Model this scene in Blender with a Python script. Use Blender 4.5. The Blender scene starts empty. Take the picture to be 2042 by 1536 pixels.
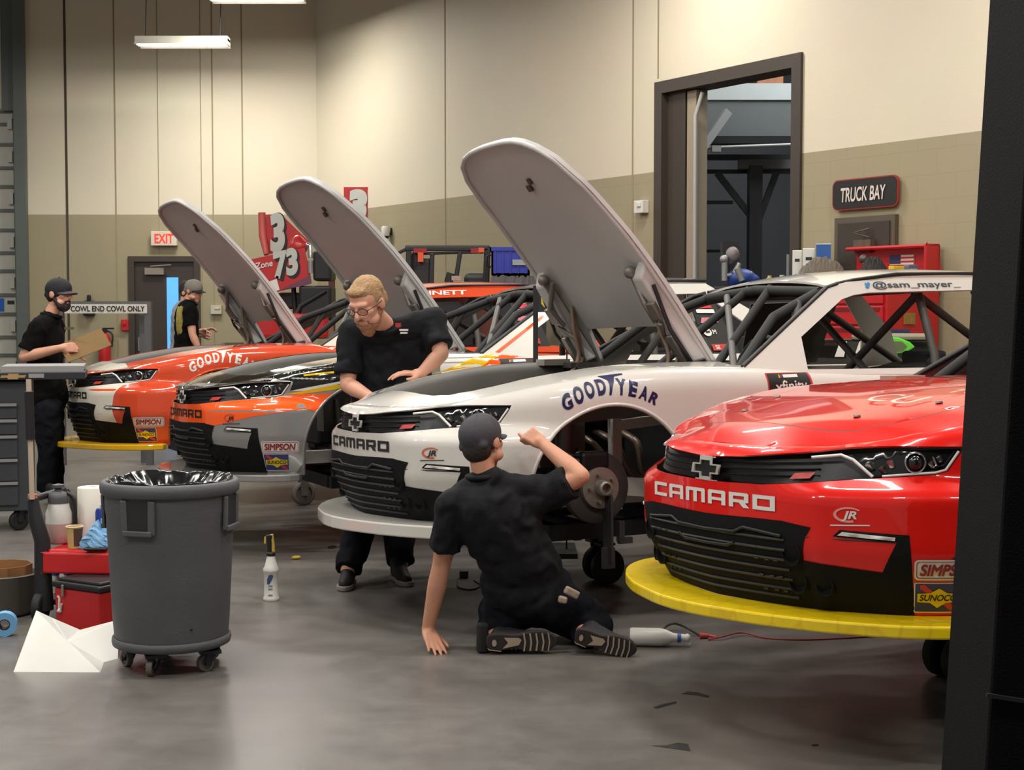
import bpy, bmesh, math, random
from math import sin, cos, pi, radians as R, atan2, sqrt, hypot
from mathutils import Vector, Matrix, Euler
from mathutils.geometry import delaunay_2d_cdt

# ------------------------------------------------------------------ camera, world, exposure
SC = bpy.context.scene
COL = SC.collection
F_PX, EYE, HORIZON = 3000.0, 1.525, 615.0
PITCH = math.atan((768 - HORIZON) / F_PX)
cam_data = bpy.data.cameras.new('camera')
cam_data.sensor_width = 36.0
cam_data.lens = F_PX / 2042 * 36.0
cam_data.clip_end = 200
cam = bpy.data.objects.new('camera', cam_data)
COL.objects.link(cam)
cam.location = (0, 0, EYE)
cam.rotation_euler = (pi / 2 - PITCH, 0, 0)
SC.camera = cam
SC.view_settings.view_transform = 'Standard'
SC.view_settings.look = 'None'
SC.view_settings.exposure = EXPOSURE = 0.0
SC.view_settings.gamma = 1.0
SC.view_settings.use_curve_mapping = False
try:
    SC.cycles.use_denoising = True
    SC.cycles.max_bounces = 8
    SC.cycles.transparent_max_bounces = 12
    SC.cycles.caustics_reflective = False
    SC.cycles.caustics_refractive = False
    SC.cycles.sample_clamp_indirect = 6.0
except Exception:
    pass
W = bpy.data.worlds.new('hall_ambient')
SC.world = W
W.use_nodes = True
W.node_tree.nodes['Background'].inputs[0].default_value = (0.95, 0.93, 0.90, 1)
W.node_tree.nodes['Background'].inputs[1].default_value = 0.26
LAMP_POWER = 88.0          # watts of each hanging shop light
LAMP_COLOR = (1.0, 0.965, 0.91)
CEILING_Z = 7.4

# ------------------------------------------------------------------ helpers
def srgb(r, g, b):
    f = lambda c: (c / 255 / 12.92) if c / 255 <= 0.04045 else ((c / 255 + 0.055) / 1.055) ** 2.4
    return (f(r), f(g), f(b), 1.0)

def ray(px, py):
    c, s = cos(PITCH), sin(PITCH)
    dx, dy = (px - 1021) / F_PX, (py - 768) / F_PX
    return Vector((dx, c - dy * s, -dy * c - s))
def at(px, py, Y):
    r = ray(px, py)
    return Vector((0, 0, EYE)) + r * (Y / r.y)
def on_floor(px, py, z=0.0):
    r = ray(px, py)
    return Vector((0, 0, EYE)) + r * ((z - EYE) / r.z)
YAW = R(31.9)
FW = Vector((-cos(YAW), -sin(YAW), 0))      # the way the car noses point
LF = Vector((sin(YAW), -cos(YAW), 0))       # the cars' own left
def row(x, y, z=0.0):                        # x towards the right wall, y along the row of cars
    return -FW * x + LF * y + Vector((0, 0, z))
def to_row(P):
    return (-(P.dot(FW)), P.dot(LF), P.z)
WALL_X = 9.3
def on_wall(px, py):
    r = ray(px, py)
    t = WALL_X / (-(r.dot(FW)))
    return Vector((0, 0, EYE)) + r * t

def tag(o, label=None, cat=None, group=None, kind=None):
    if label: o['label'] = label
    if cat: o['category'] = cat
    if group: o['group'] = group
    if kind: o['kind'] = kind
    return o
def empty(name, loc=(0, 0, 0), rot=(0, 0, 0), label=None, cat=None, group=None):
    o = bpy.data.objects.new(name, None)
    COL.objects.link(o)
    o.empty_display_size = 0.1
    o.location = loc
    o.rotation_euler = rot
    return tag(o, label, cat, group)

MATS = {}
def mat(name, col, rough=0.5, metal=0.0, coat=0.0, noise=0.06, scale=8.0, emit=None, estr=0.0, bump=0.0, bscale=60.0, spec=0.5, trans=0.0, sheen=0.0):
    if name in MATS: return MATS[name]
    m = bpy.data.materials.new(name)
    m.use_nodes = True
    nt = m.node_tree
    b = nt.nodes['Principled BSDF']
    b.inputs['Roughness'].default_value = rough
    b.inputs['Metallic'].default_value = metal
    b.inputs['Coat Weight'].default_value = coat
    b.inputs['Coat Roughness'].default_value = 0.03
    b.inputs['Specular IOR Level'].default_value = spec
    if trans: b.inputs['Transmission Weight'].default_value = trans
    if sheen: b.inputs['Sheen Weight'].default_value = sheen
    tc = nt.nodes.new('ShaderNodeTexCoord')
    nz = nt.nodes.new('ShaderNodeTexNoise')
    nz.inputs['Scale'].default_value = scale
    nz.inputs['Detail'].default_value = 4
    nt.links.new(tc.outputs['Object'], nz.inputs['Vector'])
    mx = nt.nodes.new('ShaderNodeMix')
    mx.data_type = 'RGBA'
    c = col
    mx.inputs['A'].default_value = tuple(max(0, v * (1 - noise)) for v in c[:3]) + (1,)
    mx.inputs['B'].default_value = tuple(min(1, v * (1 + noise)) for v in c[:3]) + (1,)
    nt.links.new(nz.outputs['Fac'], mx.inputs['Factor'])
    nt.links.new(mx.outputs['Result'], b.inputs['Base Color'])
    if bump:
        n2 = nt.nodes.new('ShaderNodeTexNoise')
        n2.inputs['Scale'].default_value = bscale
        n2.inputs['Detail'].default_value = 3
        nt.links.new(tc.outputs['Object'], n2.inputs['Vector'])
        bp = nt.nodes.new('ShaderNodeBump')
        bp.inputs['Strength'].default_value = bump
        bp.inputs['Distance'].default_value = 0.02
        nt.links.new(n2.outputs['Fac'], bp.inputs['Height'])
        nt.links.new(bp.outputs['Normal'], b.inputs['Normal'])
    if emit:
        b.inputs['Emission Color'].default_value = emit
        b.inputs['Emission Strength'].default_value = estr
    MATS[name] = m
    return m

def link(name, me, mats, parent=None, loc=None, rot=None):
    o = bpy.data.objects.new(name, me)
    COL.objects.link(o)
    if not isinstance(mats, (list, tuple)): mats = [mats]
    if len(me.materials) == 0:
        for m in mats: me.materials.append(m)
    else:
        for i, m in enumerate(mats):
            o.material_slots[i].link = 'OBJECT'
            o.material_slots[i].material = m
    if parent: o.parent = parent
    if loc is not None: o.location = loc
    if rot is not None: o.rotation_euler = rot
    return o

class MB:
    """collects shapes into one mesh"""
    def __init__(s): s.v = []; s.f = []; s.sm = []
    def add(s, vs, fs, smooth=False):
        n = len(s.v)
        s.v += [Vector(p) for p in vs]
        s.f += [tuple(i + n for i in f) for f in fs]
        s.sm += [smooth] * len(fs)
        return s
    def box(s, c, d, rot=None, taper=1.0):
        c = Vector(c); hx, hy, hz = d[0] / 2, d[1] / 2, d[2] / 2
        vs = [Vector((x * hx * (taper if z > 0 else 1), y * hy * (taper if z > 0 else 1), z * hz)) for z in (-1, 1) for x, y in ((-1, -1), (1, -1), (1, 1), (-1, 1))]
        if rot is not None:
            M = rot if isinstance(rot, Matrix) else Euler(rot).to_matrix()
            vs = [M @ v for v in vs]
        return s.add([v + c for v in vs], [(3, 2, 1, 0), (4, 5, 6, 7), (0, 1, 5, 4), (1, 2, 6, 5), (2, 3, 7, 6), (3, 0, 4, 7)])
    def span(s, a, b):
        a, b = Vector(a), Vector(b)
        return s.box((a + b) / 2, [abs(b[i] - a[i]) for i in range(3)])
    def bar(s, a, b, w, h, up=(0, 0, 1)):
        a, b = Vector(a), Vector(b); d = b - a
        z = d.normalized(); x = Vector(up).cross(z)
        if x.length < 1e-4: x = Vector((1, 0, 0)).cross(z)
        x.normalize(); y = z.cross(x)
        M = Matrix((x, y, z)).transposed()
        return s.box((a + b) / 2, (w, h, d.length), M)
    def tube(s, pts, r, n=10, cap=True, closed=False):
        pts = [Vector(p) for p in pts]
        rs = r if isinstance(r, (list, tuple)) else [r] * len(pts)
        rings = []; px = None
        N = len(pts)
        for i, p in enumerate(pts):
            if closed: d = pts[(i + 1) % N] - pts[i - 1]
            else: d = pts[min(i + 1, N - 1)] - pts[max(i - 1, 0)]
            d = d.normalized() if d.length > 1e-9 else Vector((0, 0, 1))
            if px is None:
                px = d.cross(Vector((0, 0, 1)))
                if px.length < 1e-3: px = d.cross(Vector((0, 1, 0)))
            px = px - d * px.dot(d)
            px.normalize()
            py = d.cross(px)
            rings.append([p + (px * cos(2 * pi * k / n) + py * sin(2 * pi * k / n)) * rs[i] for k in range(n)])
        vs = [v for rg in rings for v in rg]; fs = []
        for i in range(N if closed else N - 1):
            j = (i + 1) % N
            for k in range(n):
                k2 = (k + 1) % n
                fs.append((i * n + k, i * n + k2, j * n + k2, j * n + k))
        s.add(vs, fs, True)
        if cap and not closed:
            b = len(s.v) - len(vs)
            s.f += [tuple(b + k for k in range(n))[::-1], tuple(b + (N - 1) * n + k for k in range(n))]
            s.sm += [False, False]
        return s
    def cyl(s, a, b, r, n=20): return s.tube([a, b], r, n)
    def lathe(s, prof, c=(0, 0, 0), n=32, M=None, smooth=True):
        """prof: (radius, height) pairs"""
        c = Vector(c); vs = []; fs = []
        for r, h in prof:
            for k in range(n):
                p = Vector((r * cos(2 * pi * k / n), r * sin(2 * pi * k / n), h))
                if M is not None: p = M @ p
                vs.append(p + c)
        for i in range(len(prof) - 1):
            for k in range(n):
                k2 = (k + 1) % n
                fs.append((i * n + k, i * n + k2, (i + 1) * n + k2, (i + 1) * n + k))
        s.add(vs, fs, smooth)
        return s
    def ball(s, c, r, n=16, m=10, M=None):
        rr = r if isinstance(r, (list, tuple)) else (r, r, r)
        c = Vector(c); vs = []; fs = []
        for i in range(m + 1):
            t = pi * i / m
            for k in range(n):
                a = 2 * pi * k / n
                p = Vector((rr[0] * sin(t) * cos(a), rr[1] * sin(t) * sin(a), rr[2] * cos(t)))
                if M is not None: p = M @ p
                vs.append(c + p)
        for i in range(m):
            for k in range(n):
                k2 = (k + 1) % n
                fs.append((i * n + k, (i + 1) * n + k, (i + 1) * n + k2, i * n + k2))
        return s.add(vs, fs, True)
    def prism(s, poly, fn, d):
        """poly in 2d mapped by fn(u,v,w) for w in (0,d)"""
        n = len(poly)
        vs = [fn(u, v, 0) for u, v in poly] + [fn(u, v, d) for u, v in poly]
        fs = [tuple(range(n))[::-1], tuple(range(n, 2 * n))] + [(i, (i + 1) % n, n + (i + 1) % n, n + i) for i in range(n)]
        return s.add(vs, fs)
    def mesh(s, name, weld=True):
        me = bpy.data.meshes.new(name)
        me.from_pydata(s.v, [], s.f)
        me.polygons.foreach_set('use_smooth', s.sm)
        bm = bmesh.new(); bm.from_mesh(me)
        if weld: bmesh.ops.remove_doubles(bm, verts=bm.verts, dist=1e-5)
        bmesh.ops.recalc_face_normals(bm, faces=bm.faces)
        if weld:
            for e in bm.edges:
                if len(e.link_faces) == 2 and e.calc_face_angle(0) > 1.08: e.smooth = False
        bm.to_mesh(me); bm.free()
        return me
    def build(s, name, m, parent=None, loc=None, rot=None, bevel=0.0, label=None, cat=None, group=None, kind=None, seg=2):
        o = link(name, s.mesh(name), m, parent, loc, rot)
        if bevel:
            b = o.modifiers.new('bevel', 'BEVEL'); b.width = bevel; b.segments = seg; b.limit_method = 'ANGLE'; b.angle_limit = R(40)
        return tag(o, label, cat, group, kind)

def copy_tree(o, parent=None):
    c = o.copy(); COL.objects.link(c); c.parent = parent
    for ch in o.children: copy_tree(ch, c)
    return c

def catmull(pts, per=8, closed=False):
    pts = [Vector(p) for p in pts]; out = []; N = len(pts)
    rng = range(N) if closed else range(N - 1)
    for i in rng:
        if closed: p0, p1, p2, p3 = pts[i - 1], pts[i], pts[(i + 1) % N], pts[(i + 2) % N]
        else: p0, p1, p2, p3 = pts[max(i - 1, 0)], pts[i], pts[i + 1], pts[min(i + 2, N - 1)]
        for k in range(per):
            t = k / per
            out.append(0.5 * ((2 * p1) + (p2 - p0) * t + (2 * p0 - 5 * p1 + 4 * p2 - p3) * t * t + (3 * p1 - p0 - 3 * p2 + p3) * t ** 3))
    if not closed: out.append(pts[-1].copy())
    return out

def interp(tab, x):
    if x <= tab[0][0]: return tab[0][1]
    for (a, va), (b, vb) in zip(tab, tab[1:]):
        if x <= b: return va + (vb - va) * (x - a) / (b - a)
    return tab[-1][1]
def sinterp(tab, x):
    """smooth (Catmull-Rom) table lookup"""
    n = len(tab)
    if x <= tab[0][0]: return tab[0][1]
    if x >= tab[-1][0]: return tab[-1][1]
    for i in range(n - 1):
        if x <= tab[i + 1][0]:
            x0, y0 = tab[i]; x1, y1 = tab[i + 1]; h = x1 - x0; t = (x - x0) / h
            def slope(j):
                a, b = tab[max(j - 1, 0)], tab[min(j + 1, n - 1)]
                return (b[1] - a[1]) / (b[0] - a[0])
            m0, m1 = slope(i) * h, slope(i + 1) * h
            return (2 * t**3 - 3 * t**2 + 1) * y0 + (t**3 - 2 * t**2 + t) * m0 + (-2 * t**3 + 3 * t**2) * y1 + (t**3 - t**2) * m1

def resample(loop, d, closed=True):
    out = []; n = len(loop)
    for i in range(n if closed else n - 1):
        a, b = loop[i], loop[(i + 1) % n]
        k = max(1, int(math.ceil(hypot(b[0] - a[0], b[1] - a[1]) / d)))
        for j in range(k):
            t = j / k
            out.append((a[0] + (b[0] - a[0]) * t, a[1] + (b[1] - a[1]) * t))
    if not closed: out.append(tuple(loop[-1]))
    return out
def inside(x, y, loops):
    c = False
    for lp in loops:
        n = len(lp); j = n - 1
        for i in range(n):
            xi, yi = lp[i]; xj, yj = lp[j]
            if (yi > y) != (yj > y) and x < (xj - xi) * (y - yi) / (yj - yi) + xi: c = not c
            j = i
    return c
def circle(cx, cy, r, n=32, ry=None, a0=0, a1=2 * pi):
    ry = ry or r
    return [(cx + r * cos(a0 + (a1 - a0) * i / n), cy + ry * sin(a0 + (a1 - a0) * i / n)) for i in range(n)]
def rect(x0, y0, x1, y1): return [(x0, y0), (x1, y0), (x1, y1), (x0, y1)]
def rrect(x0, y0, x1, y1, r, n=5):
    out = []
    for cx, cy, a in ((x1 - r, y1 - r, 0), (x0 + r, y1 - r, pi / 2), (x0 + r, y0 + r, pi), (x1 - r, y0 + r, 1.5 * pi)):
        out += [(cx + r * cos(a + pi / 2 * i / n), cy + r * sin(a + pi / 2 * i / n)) for i in range(n + 1)]
    return out

def cdt2d(loops, step):
    """triangulate the even-odd area of 2d loops, with a grid of inner points; returns verts, tris"""
    loops = [resample(l, step) for l in loops if len(l) > 2]
    vs = []; es = []
    for l in loops:
        b = len(vs); n = len(l)
        vs += [Vector((p[0], p[1])) for p in l]
        es += [(b + i, b + (i + 1) % n) for i in range(n)]
    xs = [v.x for v in vs]; ys = [v.y for v in vs]
    x0, x1, y0, y1 = min(xs), max(xs), min(ys), max(ys)
    # keep grid points off the loops
    cell = step; occ = set()
    for v in vs: occ.add((int(v.x // (cell * .5)), int(v.y // (cell * .5))))
    # scanline even-odd for speed
    ny = int((y1 - y0) / step) + 1
    for j in range(1, ny + 1):
        y = y0 + j * step - step * 0.371
        if y >= y1: break
        xr = []
        for l in loops:
            n = len(l)
            for i in range(n):
                a, b = l[i], l[(i + 1) % n]
                if (a[1] > y) != (b[1] > y): xr.append(a[0] + (b[0] - a[0]) * (y - a[1]) / (b[1] - a[1]))
        xr.sort()
        for a, b in zip(xr[::2], xr[1::2]):
            i0 = math.ceil((a - x0) / step); i1 = math.floor((b - x0) / step)
            for i in range(i0, i1 + 1):
                x = x0 + i * step + (step * .25 if j % 2 else -step * .25)
                if a + step * .3 < x < b - step * .3 and (int(x // (cell * .5)), int(y // (cell * .5))) not in occ:
                    vs.append(Vector((x, y)))
    rv, re, rf, _, _, _ = delaunay_2d_cdt(vs, es, [], 0, 1e-6)
    out = []
    for f in rf:
        cx = sum(rv[i].x for i in f) / len(f); cy = sum(rv[i].y for i in f) / len(f)
        out.append((cx, cy, tuple(f)))
    # classify via scan per triangle (bucketed edges)
    segs = {}
    H = max(step, 0.01)
    for l in loops:
        n = len(l)
        for i in range(n):
            a, b = l[i], l[(i + 1) % n]
            lo, hi = sorted((a[1], b[1]))
            for k in range(int(lo // H), int(hi // H) + 1): segs.setdefault(k, []).append((a, b))
    tris = []
    for cx, cy, f in out:
        c = False
        for a, b in segs.get(int(cy // H), ()):
            if (a[1] > cy) != (b[1] > cy) and cx < a[0] + (b[0] - a[0]) * (cy - a[1]) / (b[1] - a[1]): c = not c
        if c: tris.append(f)
    return rv, tris

def patch_mesh(name, loops, fn, step=0.03, flip=False, smooth=True):
    rv, tris = cdt2d(loops, step)
    used = sorted({i for t in tris for i in t}); ix = {v: k for k, v in enumerate(used)}
    me = bpy.data.meshes.new(name)
    fs = [tuple(ix[i] for i in (t[::-1] if flip else t)) for t in tris]
    me.from_pydata([fn(rv[i].x, rv[i].y) for i in used], [], fs)
    if smooth:
        me.polygons.foreach_set('use_smooth', [True] * len(fs))
        cnt = {}
        for t in fs:
            for k in range(3):
                e = (t[k], t[(k + 1) % 3]); e = (min(e), max(e)); cnt[e] = cnt.get(e, 0) + 1
        me.attributes.new('sharp_edge', 'BOOLEAN', 'EDGE')
        me.attributes['sharp_edge'].data.foreach_set('value', [cnt.get((min(e.vertices), max(e.vertices)), 1) == 1 for e in me.edges])
    return me
def patch(name, loops, fn, m, parent=None, step=0.03, flip=False, solid=0.0, **kw):
    o = link(name, patch_mesh(name, loops, fn, step, flip), m, parent)
    if solid:
        s = o.modifiers.new('solid', 'SOLIDIFY'); s.thickness = abs(solid); s.offset = -1 if solid > 0 else 1
    return tag(o, **kw)

def dilate(lp, d):
    n = len(lp); out = []
    for i in range(n):
        (x0, y0), (x, y), (x1, y1) = lp[i - 1], lp[i], lp[(i + 1) % n]
        a = hypot(x - x0, y - y0) or 1; b = hypot(x1 - x, y1 - y) or 1
        n0 = ((y - y0) / a, -(x - x0) / a); n1 = ((y1 - y) / b, -(x1 - x) / b)
        mx, my = n0[0] + n1[0], n0[1] + n1[1]; q = mx * mx + my * my
        k = min(2 / q if q > 1e-6 else 1, 1.6)
        out.append((x + mx * k * d, y + my * k * d))
    return out
_txt = {}
def text_loops(s, h=1.0, bold=0.0, shear=0.0, width=None):
    """outline loops of a line of text, cap height h, starting at x=0; returns loops, width"""
    k = (s, bold, shear)
    if k not in _txt:
        cu = bpy.data.curves.new('t', 'FONT'); cu.body = s; cu.shear = shear; cu.resolution_u = 7
        ob = bpy.data.objects.new('t', cu); COL.objects.link(ob)
        dg = bpy.context.evaluated_depsgraph_get()
        me = ob.evaluated_get(dg).to_mesh()
        bm = bmesh.new(); bm.from_mesh(me); bmesh.ops.remove_doubles(bm, verts=bm.verts, dist=1e-5)
        nxt = {}
        for e in bm.edges:
            if len(e.link_faces) == 1:
                l = e.link_loops[0]; nxt.setdefault(l.vert.index, []).append(l.link_loop_next.vert.index)
        co = [v.co.copy() for v in bm.verts]
        loops = []
        while nxt:
            st = next(iter(nxt)); lp = []; c = st
            while c in nxt:
                lp.append((co[c].x, co[c].y)); d = nxt[c].pop()
                if not nxt[c]: del nxt[c]
                c = d
                if c == st: break
            if len(lp) > 2: loops.append(dilate(lp, bold) if bold else lp)
        bm.free(); bpy.data.objects.remove(ob); bpy.data.curves.remove(cu)
        _txt[k] = loops
    loops = _txt[k]
    xs = [p[0] for l in loops for p in l]
    x0 = min(xs); sc = h / 0.69
    w = (max(xs) - x0) * sc
    sx = sc if width is None else sc * width / w
    return [[((x - x0) * sx, y * sc) for x, y in l] for l in loops], (w if width is None else width)

def lettering(name, s, fn, m, h, parent=None, bold=0.012, shear=0.0, width=None, center=False, step=0.05, flip=False):
    lp, w = text_loops(s, h, bold, shear, width)
    ox = -w / 2 if center else 0
    return patch(name, lp, lambda u, v: fn(u + ox, v), m, parent, step=step, flip=flip)
# ------------------------------------------------------------------ room shell
CREAM = srgb(218, 208, 184); TAN = srgb(160, 150, 120)
BAND_Z = 2.90
def wall_material(name, blocks):
    m = bpy.data.materials.new(name); m.use_nodes = True
    nt = m.node_tree; N = nt.nodes; L = nt.links
    b = N['Principled BSDF']; b.inputs['Roughness'].default_value = 0.62
    tc = N.new('ShaderNodeTexCoord'); sp = N.new('ShaderNodeSeparateXYZ')
    L.new(tc.outputs['Object'], sp.inputs[0])
    gt = N.new('ShaderNodeMath'); gt.operation = 'GREATER_THAN'; gt.inputs[1].default_value = BAND_Z
    L.new(sp.outputs['Z'], gt.inputs[0])
    mx = N.new('ShaderNodeMix'); mx.data_type = 'RGBA'
    mx.inputs['A'].default_value = TAN; mx.inputs['B'].default_value = CREAM
    L.new(gt.outputs[0], mx.inputs['Factor'])
    nz = N.new('ShaderNodeTexNoise'); nz.inputs['Scale'].default_value = 1.3; nz.inputs['Detail'].default_value = 5
    L.new(tc.outputs['Object'], nz.inputs['Vector'])
    m2 = N.new('ShaderNodeMix'); m2.data_type = 'RGBA'; m2.blend_type = 'MULTIPLY'; m2.inputs['Factor'].default_value = 0.10
    L.new(mx.outputs['Result'], m2.inputs['A']); L.new(nz.outputs['Color'], m2.inputs['B'])
    out = m2.outputs['Result']
    if blocks:
        cb = N.new('ShaderNodeCombineXYZ'); L.new(sp.outputs['X'], cb.inputs[0]); L.new(sp.outputs['Z'], cb.inputs[1])
        br = N.new('ShaderNodeTexBrick'); br.inputs['Scale'].default_value = 1.0
        br.inputs['Brick Width'].default_value = 0.4; br.inputs['Row Height'].default_value = 0.2
        br.inputs['Mortar Size'].default_value = 0.006; br.inputs['Mortar Smooth'].default_value = 0.5
        br.inputs['Color1'].default_value = br.inputs['Color2'].default_value = (1, 1, 1, 1)
        br.inputs['Mortar'].default_value = (0.72, 0.72, 0.72, 1)
        L.new(cb.outputs[0], br.inputs['Vector'])
        inv = N.new('ShaderNodeMath'); inv.operation = 'LESS_THAN'; inv.inputs[1].default_value = BAND_Z
        L.new(sp.outputs['Z'], inv.inputs[0])
        m3 = N.new('ShaderNodeMix'); m3.data_type = 'RGBA'; m3.blend_type = 'MULTIPLY'
        fm = N.new('ShaderNodeMath'); fm.operation = 'MULTIPLY'; fm.inputs[1].default_value = 0.22
        L.new(inv.outputs[0], fm.inputs[0]); L.new(fm.outputs[0], m3.inputs['Factor'])
        L.new(out, m3.inputs['A']); L.new(br.outputs['Color'], m3.inputs['B']); out = m3.outputs['Result']
        bp = N.new('ShaderNodeBump'); bp.inputs['Strength'].default_value = 0.10; bp.inputs['Distance'].default_value = 0.01
        L.new(br.outputs['Color'], bp.inputs['Height']); L.new(bp.outputs['Normal'], b.inputs['Normal'])
    L.new(out, b.inputs['Base Color'])
    return m
WALLB = wall_material('painted_panel_wall', False); WALLR = wall_material('painted_block_wall', True)
M_seam = mat('seam_dark', srgb(70, 62, 50), 0.8)
M_seamf = mat('seam_faint', srgb(150, 138, 108), 0.8)
M_brown = mat('brown_frame', srgb(62, 54, 46), 0.5)
M_black = mat('black_satin', srgb(22, 21, 22), 0.55)
M_dark = mat('dark_steel', srgb(45, 46, 49), 0.5, 0.3)

def floor_material():
    m = bpy.data.materials.new('sealed_concrete'); m.use_nodes = True
    nt = m.node_tree; N = nt.nodes; L = nt.links
    b = N['Principled BSDF']
    tc = N.new('ShaderNodeTexCoord')
    def noise(s, d=5, r=0.6):
        n = N.new('ShaderNodeTexNoise'); n.inputs['Scale'].default_value = s; n.inputs['Detail'].default_value = d; n.inputs['Roughness'].default_value = r
        L.new(tc.outputs['Object'], n.inputs['Vector']); return n
    n1, n2, n3 = noise(0.7, 6), noise(5.0, 6, 0.7), noise(40, 3)
    cr = N.new('ShaderNodeValToRGB')
    cr.color_ramp.elements[0].position = 0.30; cr.color_ramp.elements[0].color = srgb(88, 84, 81)
    cr.color_ramp.elements[1].position = 0.72; cr.color_ramp.elements[1].color = srgb(124, 119, 114)
    ad = N.new('ShaderNodeMath'); ad.operation = 'MULTIPLY_ADD'; ad.inputs[1].default_value = 0.45
    L.new(n2.outputs['Fac'], ad.inputs[0])
    hf = N.new('ShaderNodeMath'); hf.operation = 'MULTIPLY'; hf.inputs[1].default_value = 0.55
    L.new(n1.outputs['Fac'], hf.inputs[0]); L.new(hf.outputs[0], ad.inputs[2])
    L.new(ad.outputs[0], cr.inputs['Fac'])
    L.new(cr.outputs['Color'], b.inputs['Base Color'])
    rr = N.new('ShaderNodeMapRange'); rr.inputs['To Min'].default_value = 0.24; rr.inputs['To Max'].default_value = 0.42
    L.new(n2.outputs['Fac'], rr.inputs['Value']); L.new(rr.outputs[0], b.inputs['Roughness'])
    bp = N.new('ShaderNodeBump'); bp.inputs['Strength'].default_value = 0.05; bp.inputs['Distance'].default_value = 0.01
    L.new(n3.outputs['Fac'], bp.inputs['Height']); L.new(bp.outputs['Normal'], b.inputs['Normal'])
    b.inputs['Specular IOR Level'].default_value = 0.4
    return m
o = MB().span((-13, -3, -0.3), (16, 23, 0)).build('floor', floor_material(), kind='structure')
o = MB().span((-13, -3, CEILING_Z), (16, 23, CEILING_Z + 0.2)).build('ceiling', mat('ceiling_deck', srgb(74, 71, 66), 0.8), kind='structure')

# rear wall: local x = world X, local z = height
BY = 22.2; CX = -2.93
def bx(px): return (px - 1021) / F_PX * BY
def bz(py): return EYE + (HORIZON - py) / F_PX * BY
DX0 = bx(47); DZ = 4.45                      # overhead door opening
DR0, DR1, DRZ = bx(262), bx(262) + 1.0, 2.28  # rear door
loops = [[(-13, 0), (DX0 - 5, 0), (DX0 - 5, DZ), (DX0, DZ), (DX0, 0), (DR0, 0), (DR0, DRZ), (DR1, DRZ), (DR1, 0), (CX + 0.3, 0), (CX + 0.3, CEILING_Z), (-13, CEILING_Z)]]
patch('wall_back', loops, lambda u, v: Vector((u, BY, v)), WALLB, step=2.0, flip=True, solid=-0.2, kind='structure')
for i, (px, m, w) in enumerate([(138, M_seam, 0.035), (235, M_seamf, 0.022), (320, M_seamf, 0.012), (405, M_seamf, 0.012), (428, M_seamf, 0.02), (487, M_seamf, 0.02)]):
    X = bx(px)
    z0 = 0 if not DR0 < X < DR1 else DRZ + 0.05
    MB().span((X - w / 2, BY - 0.004, z0), (X + w / 2, BY + 0.002, CEILING_Z)).build('trim_%d' % (i + 1), m, kind='structure')
# right wall in its own frame: local x runs along the wall towards the camera
WY0, WY1 = -20.5, 3.2
OP0, OP1, OPZ = -12.13, -10.12, 3.73
wr = [rect(0, 0, WY1 - WY0, CEILING_Z), rect(OP0 - WY0, 0, OP1 - WY0, OPZ)]
me = patch_mesh('wall_right', wr, lambda u, v: Vector((u, 0, v)), 2.0)
o = link('wall_right', me, WALLR, None, row(WALL_X, WY0, 0), (0, 0, atan2(LF.y, LF.x)))
s_ = o.modifiers.new('s', 'SOLIDIFY'); s_.thickness = 0.25; s_.offset = -1
o['kind'] = 'structure'
WROT = (0, 0, atan2(LF.y, LF.x))            # things on this wall: local x along it, local -y into the room
def wall_pt(y, z, out=0.0): return row(WALL_X - out, y, z)
k = 7
for px, w, m in ((888, 0.022, M_seamf), (1262, 0.02, M_seamf), (1312, 0.02, M_seamf), (1996, 0.02, M_seamf)):
    y = to_row(on_wall(px, 300))[1]
    zb = 0 if px != 1312 else OPZ + 0.1
    MB().span((-w / 2, -0.005, zb), (w / 2, 0.001, CEILING_Z)).build('trim_%d' % k, m, None, row(WALL_X, y), WROT, kind='structure'); k += 1
# opening frame of the truck bay
fr = MB()
for y in (OP0, OP1): fr.span((y - 0.06, -0.03, 0), (y + 0.06, 0.25, OPZ - 0.06))
fr.span((OP0 - 0.06, -0.03, OPZ - 0.06), (OP1 + 0.06, 0.25, OPZ + 0.06))
fr.span((OP0 + 0.06, 0.05, 0), (OP0 + 0.34, 0.24, OPZ - 0.06))
fr.build('door_frame', M_brown, None, row(WALL_X, 0), WROT, kind='structure')

# back door
db = empty('door_1', (DR0, BY, 0)); db['kind'] = 'structure'
MB().span((0.06, 0.02, 0), (0.94, 0.07, 2.22)).build('leaf', mat('door_brown', srgb(58, 50, 44), 0.45), db)
f = MB()
f.span((-0.03, -0.03, 0), (0.06, 0.12, 2.21)); f.span((0.94, -0.03, 0), (1.03, 0.12, 2.21)); f.span((-0.03, -0.03, 2.21), (1.03, 0.12, 2.29))
f.build('frame', M_brown, db)
MB().span((0.53, 0.005, 0.62), (0.70, 0.02, 1.98)).build('light_window', mat('day_window', srgb(90, 160, 235), 0.3, emit=srgb(84, 160, 240), estr=0.9, noise=0.25, scale=3), db)
cl = MB().span((0.22, -0.05, 2.02), (0.5, 0.02, 2.12)); cl.tube([(0.3, -0.02, 2.14), (0.62, -0.10, 2.16)], 0.012)
cl.build('closer', mat('closer_grey', srgb(150, 140, 128), 0.4, 0.4), db)
MB().box((0.12, 0.0, 1.0), (0.03, 0.06, 0.2)).build('handle', mat('steel_handle', srgb(160, 158, 150), 0.3, 0.8), db)

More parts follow.
